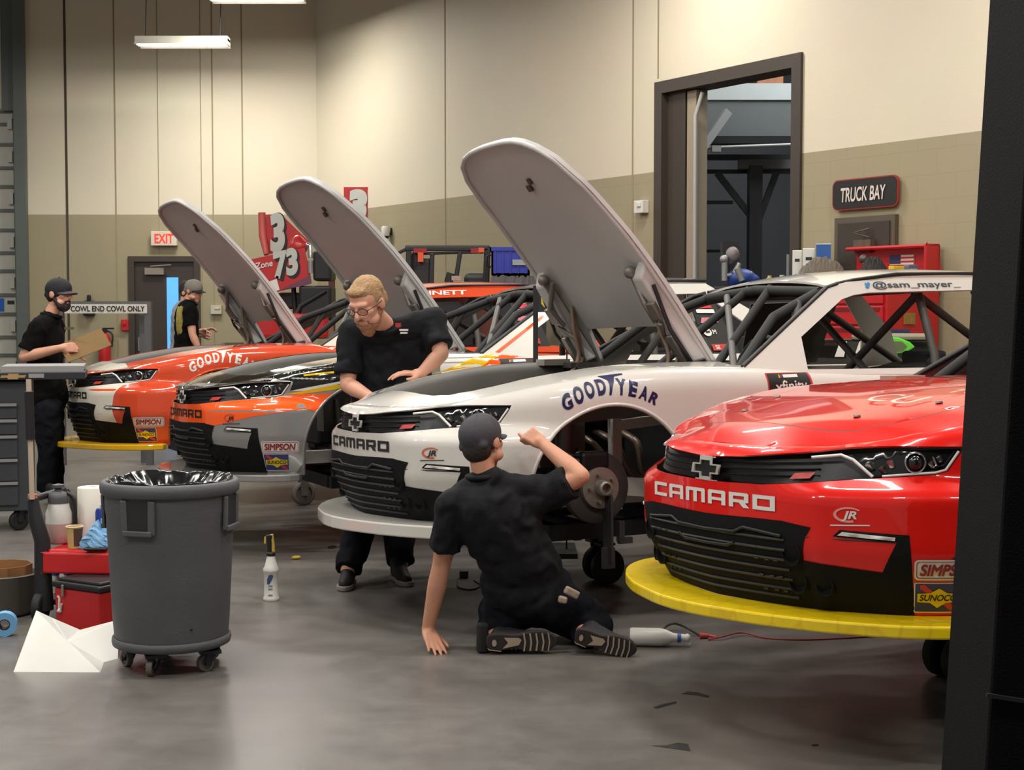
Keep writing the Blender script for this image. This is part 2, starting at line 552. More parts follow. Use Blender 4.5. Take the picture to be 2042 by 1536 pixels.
# overhead door at far left: ribbed sections
od = empty('door_2', (DX0, BY, 0)); od['kind'] = 'structure'
M_sect = mat('overhead_white', srgb(186, 184, 172), 0.5)
M_rib = mat('overhead_rib', srgb(92, 98, 94), 0.5)
ys = [225, 250, 290, 336, 373, 420, 459, 504, 540, 588, 626, 672, 708, 755, 800]
s1, s2 = MB(), MB()
s1.span((-5, 0.08, 0), (0, 0.12, bz(225)))
for y in ys: s2.span((-5, 0.05, bz(y) - 0.025), (0.0, 0.08, bz(y) + 0.02))
s2.span((-0.12, 0.045, 0), (0.0, 0.085, bz(225)))
for y in ys[::2]: s1.box((-0.16, 0.05, bz(y) - 0.18), (0.07, 0.06, 0.16))
s1.build('section_panel', M_sect, od); s2.build('rib', M_rib, od)
g = MB().span((-0.06, -0.10, 0), (0.10, 0.0, CEILING_Z)); g.span((-0.25, -0.04, bz(225)), (0.0, 0.02, CEILING_Z - 0.3))
g.build('track', M_rib, od)
lab = MB().box((-0.2, 0.07, bz(603)), (0.1, 0.01, 0.05)); lab.build('label_plate', M_dark, od)
sg = MB().box((-0.38, 0.07, bz(608)), (0.16, 0.012, 0.19)); sg.build('blue_plate', mat('blue_plate', srgb(30, 90, 170), 0.4), od, bevel=0.02)

# truck bay beyond the opening: dark room with steel
tb = empty('truck_bay_room', (0, 0, 0)); tb['kind'] = 'structure'
M_bayw = mat('bay_wall', srgb(84, 85, 88), 0.7, noise=0.2, scale=1.2)
def wl(x0, x1, y0, y1, z0, z1):     # box in the wall's frame (along, beyond, up)
    b = MB()
    M = Matrix.Rotation(WROT[2], 4, 'Z'); o = row(WALL_X, -11.1)
    vs = [o + M @ Vector((x, y, z)) for z in (z0, z1) for x, y in ((x0, y0), (x1, y0), (x1, y1), (x0, y1))]
    return vs, [(3, 2, 1, 0), (4, 5, 6, 7), (0, 1, 5, 4), (1, 2, 6, 5), (2, 3, 7, 6), (3, 0, 4, 7)]
x = MB()
for a in ((-4.2, 4.2, 6.0, 6.2, 0, 6.4), (-4.4, -4.2, .26, 6.2, 0, 6.4), (4.2, 4.4, .26, 6.2, 0, 6.4), (-4.4, 4.4, .3, 6.2, 6.3, 6.4)): x.add(*wl(*a))
x.build('bay_wall', M_bayw, tb)
YV = 17.2
pv = lambda a, b, dy=0.0: at(a, b, YV + dy)
def vbox(m_, x0, y0, x1, y1, dy=0.0, th=.12): m_.span(pv(x0, y1, dy), pv(x1, y0, dy) + Vector((0, th, 0))); return m_
vbox(MB(), 1290, 166, 1600, 199).build('white_beam', mat('beam_white', srgb(206, 214, 214), 0.6), tb)
vbox(MB(), 1290, 199, 1600, 271, .02).build('grey_panel', mat('beam_grey', srgb(112, 117, 118), 0.6), tb)
x = MB(); vbox(x, 1290, 271, 1600, 286, -.1, .2); vbox(x, 1493, 330, 1521, 640, .2, .2); vbox(x, 1290, 308, 1600, 318, .5); vbox(x, 1290, 338, 1600, 345, .6)
x.bar(pv(1430, 345, .3), pv(1495, 428, .3), .07, .07); x.bar(pv(1548, 345, .3), pv(1514, 436, .3), .07, .07); vbox(x, 1290, 400, 1462, 406, 1.0); vbox(x, 1290, 498, 1462, 503, 1.0)
x.build('steel_frame', M_dark, tb)
x = MB(); vbox(x, 1474, 318, 1600, 336, .3); x.build('duct_panel', mat('duct_grey', srgb(104, 104, 102), .6), tb)
x = MB(); x.bar(pv(1362, 350, -.5), pv(1452, 222, -.3), .06, .09); x.tube([pv(1300, 299, -.3), pv(1600, 288, -.3)], .02); x.box(pv(1428, 297, -.35), (.1, .08, .07))
x.build('galvanised_rail', mat('galvanised', srgb(168, 170, 168), 0.4, 0.3), tb)
x = MB(); vbox(x, 1510, 148, 1562, 166, .1, .5); x.build('pallet_stack', mat('pallet', srgb(170, 116, 84), 0.8, noise=0.35, scale=14), tb)
x = MB(); x.add(*wl(OP0 + .36 + 11.1, OP0 + .50 + 11.1, .06, .2, 0, 3.66)); x.build('inner_jamb', mat('jamb_tan', srgb(150, 138, 118), .5), tb)
x = MB(); q0 = row(WALL_X, -11.1); Mw = Matrix.Rotation(WROT[2], 4, 'Z'); x.tube([q0 + Mw @ Vector(v) for v in ((-.50, .03, 1.4), (-.50, .03, 3.4), (-.42, .05, 3.62))], .022); x.build('door_rail', mat('rail_pale', srgb(176, 176, 170), .4, .3), tb)
x = MB(); x.add(*wl(.86, .93, .28, .4, 2.7, 3.66)); x.build('edge_rail', M_dark, tb)
ld = bpy.data.lights.new('bay_fill', 'AREA'); ld.energy = 210; ld.size = 2.0; ld.color = (0.93, 0.97, 1.0)  # unseen fill light added to brighten the truck bay
lo = bpy.data.objects.new('bay_fill', ld); COL.objects.link(lo); lo.parent = tb; lo.location = q0 + Mw @ Vector((0, 2.6, 6.2))

# truck bay door and sign on the right wall
td = empty('door_3', row(WALL_X, -9.26), WROT); td['kind'] = 'structure'
MB().span((-0.34, -0.045, 0), (0.36, 0.0, 2.3)).build('frame', mat('door_trim', srgb(84, 76, 62), 0.5), td)
MB().span((-0.29, -0.055, 0), (0.31, -0.045, 2.25)).build('leaf', mat('door_brown', srgb(58, 50, 44), 0.45), td)
c = MB().span((-0.05, -0.11, 1.99), (0.15, -0.05, 2.10)); c.tube([(0.1, -0.08, 2.12), (0.0, -0.16, 2.16), (0.1, -0.08, 2.19)], 0.01); c.build('closer', mat('closer_brown', srgb(88, 78, 64), 0.5), td)
MB().box((-0.18, -0.09, 1.55), (0.05, 0.05, 0.12)).build('handle', M_black, td)
ts = empty('truck_bay_sign', row(WALL_X - 0.02, -9.26, 2.48), WROT, 'black rounded TRUCK BAY sign with red edge above brown door', 'sign')
def sgn(d): return lambda u, v: Vector((u, d, v))
patch('red_edge', [rrect(-0.37, -0.115, 0.39, 0.145, 0.06)], sgn(-0.005), mat('sign_red', srgb(150, 45, 30), 0.5), ts, step=0.1, solid=0.02, flip=True)
patch('black_face', [rrect(-0.36, -0.105, 0.38, 0.135, 0.055)], sgn(-0.028), M_black, ts, step=0.1, solid=0.004)
lettering('lettering', 'TRUCK BAY', lambda u, v: Vector((u, -0.034, v - 0.045)), mat('sign_white', srgb(215, 205, 195), 0.5), 0.115, ts, bold=0.02, shear=0.12, width=0.52, center=True)

# near black pillar at right edge
pl = MB()
pl.add([(0.897, 2.9, 0), (2.2, 2.9, 0), (2.2, 3.3, 0), (0.93, 3.3, 0), (1.09, 2.9, 4), (2.2, 2.9, 4), (2.2, 3.3, 4), (1.12, 3.3, 4)],
       [(3, 2, 1, 0), (4, 5, 6, 7), (0, 1, 5, 4), (1, 2, 6, 5), (2, 3, 7, 6), (3, 0, 4, 7)])
pl.build('pillar', mat('pillar_black', srgb(9, 8, 9), 0.9, noise=0.25, scale=30, bump=0.2, bscale=200, spec=.12), kind='structure', bevel=0.01)
sm = MB(); sm.bar((0.925, 2.897, 0.772), (1.02, 2.897, 0.757), 0.006, 0.008); sm.bar((1.02, 2.897, 0.757), (2.0, 2.897, 0.74), 0.005, 0.006)
sm.build('trim_12', mat('seam_black', srgb(14, 13, 14), 0.8), kind='structure')

# hanging shop lights (rows run along X)
def ceiling_light(x, y, z, label):
    t = empty('ceiling_light', (x, y, z), (0, 0, 0), label, 'light', 'hanging shop lights')
    h = MB(); h.span((-0.62, -0.10, 0.03), (0.62, 0.10, 0.09)); h.span((-0.62, -0.11, -0.02), (-0.6, 0.11, 0.06)); h.span((0.6, -0.11, -0.02), (0.62, 0.11, 0.06))
    h.add([(-0.61, -0.10, 0.05), (0.61, -0.10, 0.05), (0.61, -0.19, -0.03), (-0.61, -0.19, -0.03)], [(0, 1, 2, 3)])
    h.add([(-0.61, 0.10, 0.05), (0.61, 0.10, 0.05), (0.61, 0.19, -0.03), (-0.61, 0.19, -0.03)], [(0, 1, 2, 3)])
    h.build('housing', mat('lamp_housing', srgb(225, 220, 205), 0.4), t)
    b = MB()
    for q in (-0.06, 0.06): b.tube([(-0.59, q, 0.0), (0.59, q, 0.0)], 0.019, 10)
    b.build('tube', mat('lamp_tube', (1, 1, 1, 1), 0.4, emit=(1, 0.98, 0.93, 1), estr=9.0), t)
    c = MB(); c.tube([(-0.5, 0, 0.09), (-0.42, 0, CEILING_Z - z)], 0.006, 6); c.tube([(0.5, 0, 0.09), (0.58, 0, CEILING_Z - z)], 0.006, 6)
    c.build('hanger', M_dark, t)
    l = bpy.data.lights.new('lamp', 'AREA'); l.shape = 'RECTANGLE'; l.size = 1.18; l.size_y = 0.2; l.energy = LAMP_POWER; l.color = LAMP_COLOR
    lo = bpy.data.objects.new('lamp', l); COL.objects.link(lo); lo.parent = t; lo.location = (0, 0, -0.035)
    return t
ceiling_light(-4.42, 20.4, 5.07, 'twin tube shop light hanging before the back wall, seen whole')
ceiling_light(-3.3, 19.7, 5.53, 'shop light cut by the top edge of the picture')
for i, x in enumerate((-6.0, -3.0, 0.0, 3.0)):
    for j, y in enumerate((2.2, 6.0, 9.8, 13.6)):
        if x == 3.0 and y > 12: continue
        ceiling_light(x + (0.8 if j % 2 else 0), y, 5.4, 'shop light hanging overhead above the picture')
ceiling_light(-7.4, 17.5, 5.4, 'shop light hanging overhead above the picture')
import bisect
# ------------------------------------------------------------------ stock cars
# authored with x rearward from the nose, y to the car's left, z height above the floor
def CV(x, y, z): return Vector((-x, y, z))
_half = [(.105, 0), (.108, .15), (.13, .37), (.169, .509), (.211, .576), (.235, .61), (.301, .699), (.333, .738), (.36, .763), (.42, .81), (.50, .855), (.62, .90), (.80, .935), (1.05, .955), (1.5, .962), (2.2, .96), (3.0, .962), (3.6, .966), (4.2, .95), (4.6, .90), (4.7, .82)]
_den = catmull([Vector((.108, -.15, 0))] + [Vector((a, b, 0)) for a, b in _half], 14)[14:]
OUT = []   # (u, x, y, nx, ny)
def _mk():
    pts = [(p.x, p.y) for p in _den]
    s = [0.0]
    for a, b in zip(pts, pts[1:]): s.append(s[-1] + hypot(b[0] - a[0], b[1] - a[1]))
    n = int(s[-1] / 0.01); j = 0; res = []
    for i in range(n + 1):
        q = s[-1] * i / n
        while j < len(s) - 2 and s[j + 1] < q: j += 1
        t = (q - s[j]) / max(1e-9, s[j + 1] - s[j])
        res.append((q, pts[j][0] + (pts[j + 1][0] - pts[j][0]) * t, pts[j][1] + (pts[j + 1][1] - pts[j][1]) * t))
    sm = 5
    for i, (q, x, y) in enumerate(res):
        a = res[max(0, i - sm)]; b = res[min(n, i + sm)]
        tx, ty = b[1] - a[1], b[2] - a[2]
        if i < sm: tx, ty = tx - 0, ty; 
        l = hypot(tx, ty); nx, ny = -ty / l, tx / l
        if i == 0: nx, ny = -1, 0
        OUT.append((q, x, y, nx, ny))
_mk()
UMAX = OUT[-1][0]; _dU = UMAX / (len(OUT) - 1)
def outl(a):
    f = min(max(a / _dU, 0), len(OUT) - 1.0001); i = int(f); t = f - i
    p, q = OUT[i], OUT[i + 1]
    return [p[k] + (q[k] - p[k]) * t for k in range(1, 5)]
def _arc(key, v):
    for a, b in zip(OUT, OUT[1:]):
        if b[key] >= v and b[key] > a[key]: return a[0] + (b[0] - a[0]) * max(0.0, (v - a[key]) / (b[key] - a[key]))
    return UMAX
def u_y(y):      # arc length on the nose where the outline reaches this y
    return _arc(2, abs(y)) * (1 if y >= 0 else -1)
_ux = [(q[1], q[0]) for q in OUT]
_uk = [max(q[1] for q in OUT[:i + 1]) for i in range(len(OUT))]
def u_x(x):
    i = bisect.bisect_left(_uk, x)
    if i <= 0: return 0.0
    if i >= len(OUT): return UMAX
    a, b = OUT[i - 1], OUT[i]
    return a[0] + (b[0] - a[0]) * (x - a[1]) / max(1e-9, b[1] - a[1])
CREST = [(0.10, 1.04), (.2, 1.05), (.36, 1.085), (.58, 1.12), (.78, 1.152), (1.09, 1.20), (1.35, 1.215), (1.7, 1.212), (2.0, 1.20), (2.3, 1.183), (3.5, 1.158), (4.7, 1.11)]
def sstep(a, b, x):
    t = min(1, max(0, (x - a) / (b - a))); return t * t * (3 - 2 * t)
def zs_x(x): return sinterp(CREST, x)
def S(u, z, off=0.0):
    a = abs(u); sg = 1 if u >= 0 else -1
    x, y, nx, ny = outl(a)
    zs = zs_x(x); k = min(1, x / 0.9)
    h = 0.055 + 0.055 * k; r = 0.075 + 0.025 * k
    th = 0.0; ins = 0.0; zz = z
    if z > zs - h:
        th = min((z - zs + h) / h, 1.0) * pi / 2
        zz = zs - h + h * sin(th); ins = r * (1 - cos(th))
    fr = 1 - sstep(.5, .85, x)
    if z < 0.72: ins += ((.05 + .05 * min(1, y / .4)) * fr + .03 * (1 - fr)) * ((0.72 - z) / 0.22) ** 1.3
    ins += .085 * sstep(.25, .6, y) * fr * sstep(.88, .965, z)
    c, s = cos(th), sin(th)
    px = x - nx * ins + nx * c * off; py = y - ny * ins + ny * c * off
    return CV(px, py * sg, zz + s * off)
def shoulder(u):  # inner edge where the top surface starts
    x, y, nx, ny = outl(abs(u)); r = 0.075 + 0.025 * min(1, x / 0.9) + .085 * sstep(.25, .6, y) * (1 - sstep(.5, .85, x))
    return (x - nx * r, (y - ny * r), zs_x(x))
_inner = [shoulder(i * _dU) for i in range(len(OUT))]
_iy = sorted({round(p[0], 3): p[1] for p in _inner if p[0] < 4.64}.items())
_iz = sorted({round(p[0], 3): p[2] for p in _inner if p[0] < 4.64}.items())
HOODC = [(0.18, 1.041), (.277, 1.087), (.36, 1.112), (.5, 1.14), (.8, 1.192), (1.2, 1.236), (1.6, 1.256), (1.9, 1.263), (2.5, 1.24), (4.0, 1.21), (4.7, 1.16)]
_iyk = [a for a, _ in _iy]; _izk = [a for a, _ in _iz]
def _lk(keys, tab, x):
    i = bisect.bisect_left(keys, x)
    if i <= 0: return tab[0][1]
    if i >= len(tab): return tab[-1][1]
    a, b = tab[i - 1], tab[i]
    return a[1] + (b[1] - a[1]) * (x - a[0]) / max(1e-9, b[0] - a[0])
def T(x, y, off=0.0):
    yi = max(0.02, _lk(_iyk, _iy, x)); zi = _lk(_izk, _iz, x); zc = sinterp(HOODC, x)
    q = min(1.0, abs(y) / yi)
    z = zi + max(0, zc - zi) * (1 - q ** 2.2)
    # shallow raised centre panel on the hood
    return CV(x, y, z + off)
# greenhouse side plane
def G(x, z, side=1, off=0.0):
    y = .905 - (z - 1.18) * .62
    return CV(x, side * (y + off * .85), z + off * .5)
def roofz(x, y):
    zc = sinterp([(2.5, 1.655), (2.61, 1.678), (2.8, 1.712), (3.1, 1.742), (3.5, 1.754), (3.9, 1.750)], x)
    return zc - .06 * (abs(y) / .6) ** 2.4

AX, AZ, AR = 1.035, 0.62, 0.425
def arch(cx, r=AR):
    pts = [(cx + r * cos(a), AZ + r * sin(a)) for a in [pi * i / 40 for i in range(41)]]
    return pts
def slot_loop():
    up = [(0, .990), (.2, .998), (.4, 1.012), (.6, 1.032), (.72, 1.038)]
    tipu = u_x(.54)
    lo = [(u_y(.848), .970), (u_y(.825), .960), (u_y(.65), .945), (u_y(.3), .915), (0, .908)]
    half = [(u_y(y), z) for y, z in up] + [(tipu, 1.042)] + lo
    return half[:-1] + [(0, .908)], [(-a, b) for a, b in half[1:-1]][::-1]
_h, _m = slot_loop()
SLOT = _h + _m[::1]
LOWG = [(0, .792), (.30, .799), (.40, .799), (.509, .785), (.487, .75), (.472, .675)]
FANG_B = [(.44, .668), (.698, .640)]
def body_loops():
    xs_b = [0, .3, .6, .8]
    top = []; n = 120
    us = [UMAX * i / n for i in range(n + 1)]
    upper = [(u, zs_x(outl(u)[0])) for u in us]
    ua0, ua1 = u_x(AX - AR), u_x(AX + AR); ub0, ub1 = u_x(3.70 - AR), u_x(3.70 + AR)
    zb = 0.485
    def arc(cx):
        return [(u_x(cx - AR * cos(pi * i / 40)), AZ + AR * sin(pi * i / 40)) for i in range(41)]
    low = [(0, zb + .015), (.3, zb + .01), (ua0, zb)] + arc(AX) + [(ua1, zb), (ub0, zb)] + arc(3.70) + [(ub1, zb), (UMAX, .62)]
    right = [(-u, z) for u, z in low[1:]][::-1]
    tp = upper[::-1] + [(-u, z) for u, z in upper[1:]]
    return [right + low + tp, SLOT]
_cache = {}
def cached(key, fn):
    if key not in _cache: _cache[key] = fn()
    return _cache[key]
# hood plan (closed position)
HW = [(.35, 0), (.351, .13), (.358, .25), (.378, .345), (.42, .43), (.51, .51), (.68, .565), (1.0, .602), (1.45, .628), (1.84, .645)]
HL = [(x, y) for x, y in HW]
HOOD_OUT = HL + [(1.84, .50), (1.61, .43), (1.61, -.43), (1.84, -.50)] + [(x, -y) for x, y in HL[1:]][::-1]
def top_loops():
    n = len(_inner); ed = [(p[0], p[1]) for p in _inner[::4]]
    ed = [p for p in ed if p[0] < 4.62]
    outer = ed + [(4.63, .75), (4.63, -.75)] + [(x, -y) for x, y in ed[1:]][::-1]
    hole = [(x - .006, y * 1.008) for x, y in HL] + [(1.845, .655), (1.82, .80), (2.1, .835), (3.95, .835), (4.05, .60), (4.05, -.60), (3.95, -.835), (2.1, -.835), (1.82, -.80), (1.845, -.655)] + [(x - .006, -y * 1.008) for x, y in HL[1:]][::-1]
    return [outer, hole]
SIDE_OUT = [(1.79, 1.17), (1.823, 1.205), (2.201, 1.412), (2.577, 1.621), (2.718, 1.650), (3.086, 1.678), (3.785, 1.690), (4.25, 1.40), (4.5, 1.12)]
SIDE_WIN = [(2.222, 1.186), (2.264, 1.354), (2.634, 1.553), (2.73, 1.578), (2.845, 1.592), (3.738, 1.614), (4.0, 1.40), (4.1, 1.178)]
ROOF = [(2.61, 0), (2.615, .25), (2.63, .48), (2.625, .61), (2.75, .616), (3.086, .600), (3.785, .592), (3.9, .3), (3.91, 0)]

def paint(name, col, metal=0.0, rough=0.28, coat=1.0, noise=0.02, **k): return mat(name, col, rough, metal, coat, noise, 3.0, **dict(dict(spec=.5 if metal else .15), **k))
M_liner = mat('inner_grey', srgb(116, 113, 108), 0.6, noise=0.12, scale=6)
M_cdark = mat('car_black', srgb(24, 24, 26), 0.5, noise=0.2, scale=20)
M_mesh = mat('grille_black', srgb(24, 24, 25), 0.75, noise=0.3, scale=60, spec=.12)
M_tubeg = mat('cage_grey', srgb(82, 80, 76), 0.5)
M_tubed = mat('cage_pad', srgb(34, 33, 33), 0.75)
M_chrome = mat('chrome_trim', srgb(205, 205, 208), 0.18, 0.9)
M_glassd = mat('lamp_dark', srgb(30, 30, 32), 0.15, 0.2, 0.8)
M_white = mat('vinyl_white', srgb(228, 224, 218), 0.4)
M_badge = mat('badge_red', srgb(190, 50, 40), 0.4)
M_hoodg = mat('hood_underside', srgb(188, 185, 182), 0.45, 0.0, noise=0.10, scale=2.5)
M_rotor = mat('rotor_iron', srgb(74, 71, 68), 0.6, 0.2, noise=0.15, scale=10)
M_hub = mat('hub_steel', srgb(150, 143, 133), 0.4, 0.5)
M_wire = mat('hose_tan', srgb(140, 118, 98), 0.7)

BLOCK = {  # squared display capitals
 'C': (1.2, [[(0, 0), (1.2, 0), (1.2, .24), (.27, .24), (.27, .76), (1.2, .76), (1.2, 1), (.08, 1), (0, .92)]]),
 'A': (1.2, [[(0, 0), (.27, 0), (.27, .3), (.93, .3), (.93, 0), (1.2, 0), (1.2, .92), (1.12, 1), (.08, 1), (0, .92)], rect(.27, .5, .93, .77)]),
 'M': (1.42, [[(0, 0), (.26, 0), (.26, .76), (.58, .76), (.58, 0), (.84, 0), (.84, .76), (1.16, .76), (1.16, 0), (1.42, 0), (1.42, .92), (1.34, 1), (.08, 1), (0, .92)]]),
 'R': (1.22, [[(0, 0), (.27, 0), (.27, .32), (.62, .32), (.88, 0), (1.24, 0), (1.0, .32), (1.2, .36), (1.2, .92), (1.12, 1), (0, 1)], rect(.27, .54, .93, .77)]),
 'O': (1.25, [[(0, 0), (1.25, 0), (1.25, 1), (0, 1)], rect(.27, .25, .98, .75)]),
}
def camaro_loops():
    x = 0; L = []
    for ch in 'CAMARO':
        w, lp = BLOCK[ch]
        L += [[(x + a, b) for a, b in l] for l in lp]; x += w + .22
    w = x - .22
    return [[(a / w * .745 - .3725, .828 + b * .051) for a, b in l] for l in L]
BOW = [(-.38, .62), (.42, .62), (.42, .28), (1.0, .28), (.88, -.28), (.38, -.28), (.38, -.62), (-.42, -.62), (-.42, -.28), (-1.0, -.28), (-.88, .28), (-.38, .28)]

def sticker(name, u0, z0, w, h, fn, face, parent, edge=None, off=.003):
    """decal plate; fn(u,v,off) maps onto the body"""
    patch(name, [rrect(u0, z0, u0 + w, z0 + h, min(w, h) * .12)], lambda u, v: fn(u, v, off), face, parent, step=.03)
def fuel_decal(P, u0, z0, w, h, fn):
    t = lambda u, v: (u0 + u * w, z0 + v * h)
    g = empty('fuel_sticker'); g.parent = P
    patch('white_edge', [rrect(u0, z0, u0 + w, z0 + h, .006)], lambda u, v: fn(u, v, .0025), M_white, g, step=.03)
    patch('blue_field', [rrect(u0 + .004, z0 + .004, u0 + w - .004, z0 + h - .004, .004)], lambda u, v: fn(u, v, .0036), mat('decal_blue', srgb(34, 42, 112), 0.4), g, step=.03)
    patch('red_arrow', [[t(.12, .92), t(.2, .94), t(.30, .8), t(.93, .16), t(.9, .04), t(.75, .12), t(.7, .2), t(.12, .8)]], lambda u, v: fn(u, v, .0046), mat('decal_red', srgb(205, 44, 60), 0.4), g, step=.03)
    patch('yellow_diamond', [[t(.07, .5), t(.07, .64), t(.33, .66), t(.5, .82), t(.67, .66), t(.94, .64), t(.92, .5), t(.94, .36), t(.67, .34), t(.5, .17), t(.33, .34), t(.07, .36)]], lambda u, v: fn(u, v, .0056), mat('decal_yellow', srgb(232, 205, 30), 0.4), g, step=.02)
    lp, _ = text_loops('SUNOCO', h * .19, .03, .2, w * .78)
    patch('lettering', lp, lambda u, v: fn(u0 + w * .11 + u, z0 + h * .41 + v, .0066), M_cdark, g, step=.03)
def harness_decal(P, u0, z0, w, h, fn):
    g = empty('harness_sticker'); g.parent = P
    patch('white_field', [rrect(u0, z0, u0 + w, z0 + h, .014)], lambda u, v: fn(u, v, .0025), M_white, g, step=.03)
    rd = mat('decal_maroon', srgb(150, 30, 34), 0.4)
    e = .006
    patch('red_line', [rrect(u0 + e, z0 + e, u0 + w - e, z0 + h - e, .01), rrect(u0 + e + .0025, z0 + e + .0025, u0 + w - e - .0025, z0 + h - e - .0025, .009)], lambda u, v: fn(u, v, .0036), rd, g, step=.03)
    lp, _ = text_loops('SIMPSON', h * .52, .035, .2, w * .84)
    patch('lettering', lp, lambda u, v: fn(u0 + w * .07 + u, z0 + h * .24 + v, .0046), rd, g, step=.03)

def tyre_lettering(P, m):
    s = 'GOOD YEAR'; R0 = .472; n = len(s)
    for grp, a0, a1 in (('GOOD', 119, 97.5), ('YEAR', 85, 64.5)):
        for i, ch in enumerate(grp):
            a = R(a0 + (a1 - a0) * i / 3.0)
            lp, w = text_loops(ch, .05, .05, .1, .05)
            loops = []
            for l in lp:
                q = []
                for x, y in l:
                    rr = R0 + y; th = a - (x - w / 2) / (R0 + .03)
                    q.append((AX + rr * cos(th), AZ + rr * sin(th)))
                loops.append(q)
            patch('tyre_lettering', loops, lambda x, z: S(u_x(x), z, .0015), m, P, step=.02)
    c = (AX, AZ + R0 + .03)   # winged foot
    f = [(-.06, .036), (.07, .046), (.07, .038), (.02, .03), (.008, .008), (-.006, -.012), (-.016, -.036), (-.028, -.036), (-.02, -.01), (-.02, .012)]
    patch('tyre_lettering', [[(c[0] + a, c[1] + b) for a, b in f]], lambda x, z: S(u_x(x), z, .0015), m, P, step=.02)

def make_hood(P, m_top, opened):
    def fnc(x, y):
        v = T(x, y); return v
    hinge = CV(1.84, 0, 1.232)
    h = link('hood', cached('hood', lambda: patch_mesh('hood', [HOOD_OUT], lambda x, y: T(x, y) - hinge, .035, True)), [m_top, M_hoodg], P, hinge)
    s = h.modifiers.new('solid', 'SOLIDIFY'); s.thickness = .022; s.offset = -1 if True else 1; s.material_offset = 1; s.material_offset_rim = 1
    if not opened: return h
    h.rotation_euler = (0, R(-55.8), 0)
    # rolled rim under the edge, hinge arms and hinge feet
    rim = MB()
    pts = [T(x, y) - hinge + Vector((0, 0, -.028)) for x, y in resample([(x * 1 + .012, y * .965) for x, y in HL[::-1]] + [(x + .012, -y * .965) for x, y in HL[1:]], .04, False)]
    rim.tube(pts, .014, 8)
    rim.build('rim', M_hoodg, h)
    for sd in (1, -1):
        a = MB()
        f = lambda x, y, d: T(x, sd * y) - hinge + Vector((0, 0, -d))
        # tapered stiffener box under each rear corner
        c = [f(1.20, .50, .02), f(1.20, .58, .02), f(1.26, .46, .09), f(1.26, .56, .09), f(1.80, .50, .03), f(1.80, .63, .03), f(1.78, .50, .11), f(1.78, .60, .10)]
        a.add(c, [(0, 1, 3, 2), (2, 3, 7, 6), (0, 2, 6, 4), (1, 5, 7, 3), (4, 6, 7, 5)])
        arm = a.build('hinge_arm', M_hoodg, h, bevel=.012)
        b = MB(); b.tube([f(1.26, .42, .05), f(1.40, .5, .12), f(1.52, .48, .11)], .016, 8); b.tube([f(1.52, .54, .12), f(1.62, .46, .10), f(1.78, .5, .11)], .014, 8)
        b.ball(f(1.23, .46, .07), .034); b.box(f(1.68, .55, .115), (.16, .05, .03)); b.box(f(1.45, .53, .11), (.1, .08, .03))
        b.build('hinge_bracket', mat('bracket_grey', srgb(120, 114, 106), 0.45, 0.4), h, bevel=.006)
        d = MB(); d.tube([f(1.32, .585, .06), f(1.56, .60, .12), f(1.82, .585, .10)], .011, 8); d.build('hinge_shadow_tube', M_cdark, h)  # black tube put in for the shadow along the hinge arm
    x = MB(); x.box(T(.62, .07) - hinge + Vector((0, 0, -.03)), (.035, .03, .012)); x.box(T(.66, .02) - hinge + Vector((0, 0, -.03)), (.035, .04, .014))
    x.build('latch_plate', mat('latch', srgb(70, 62, 58), 0.5), h)
    return h

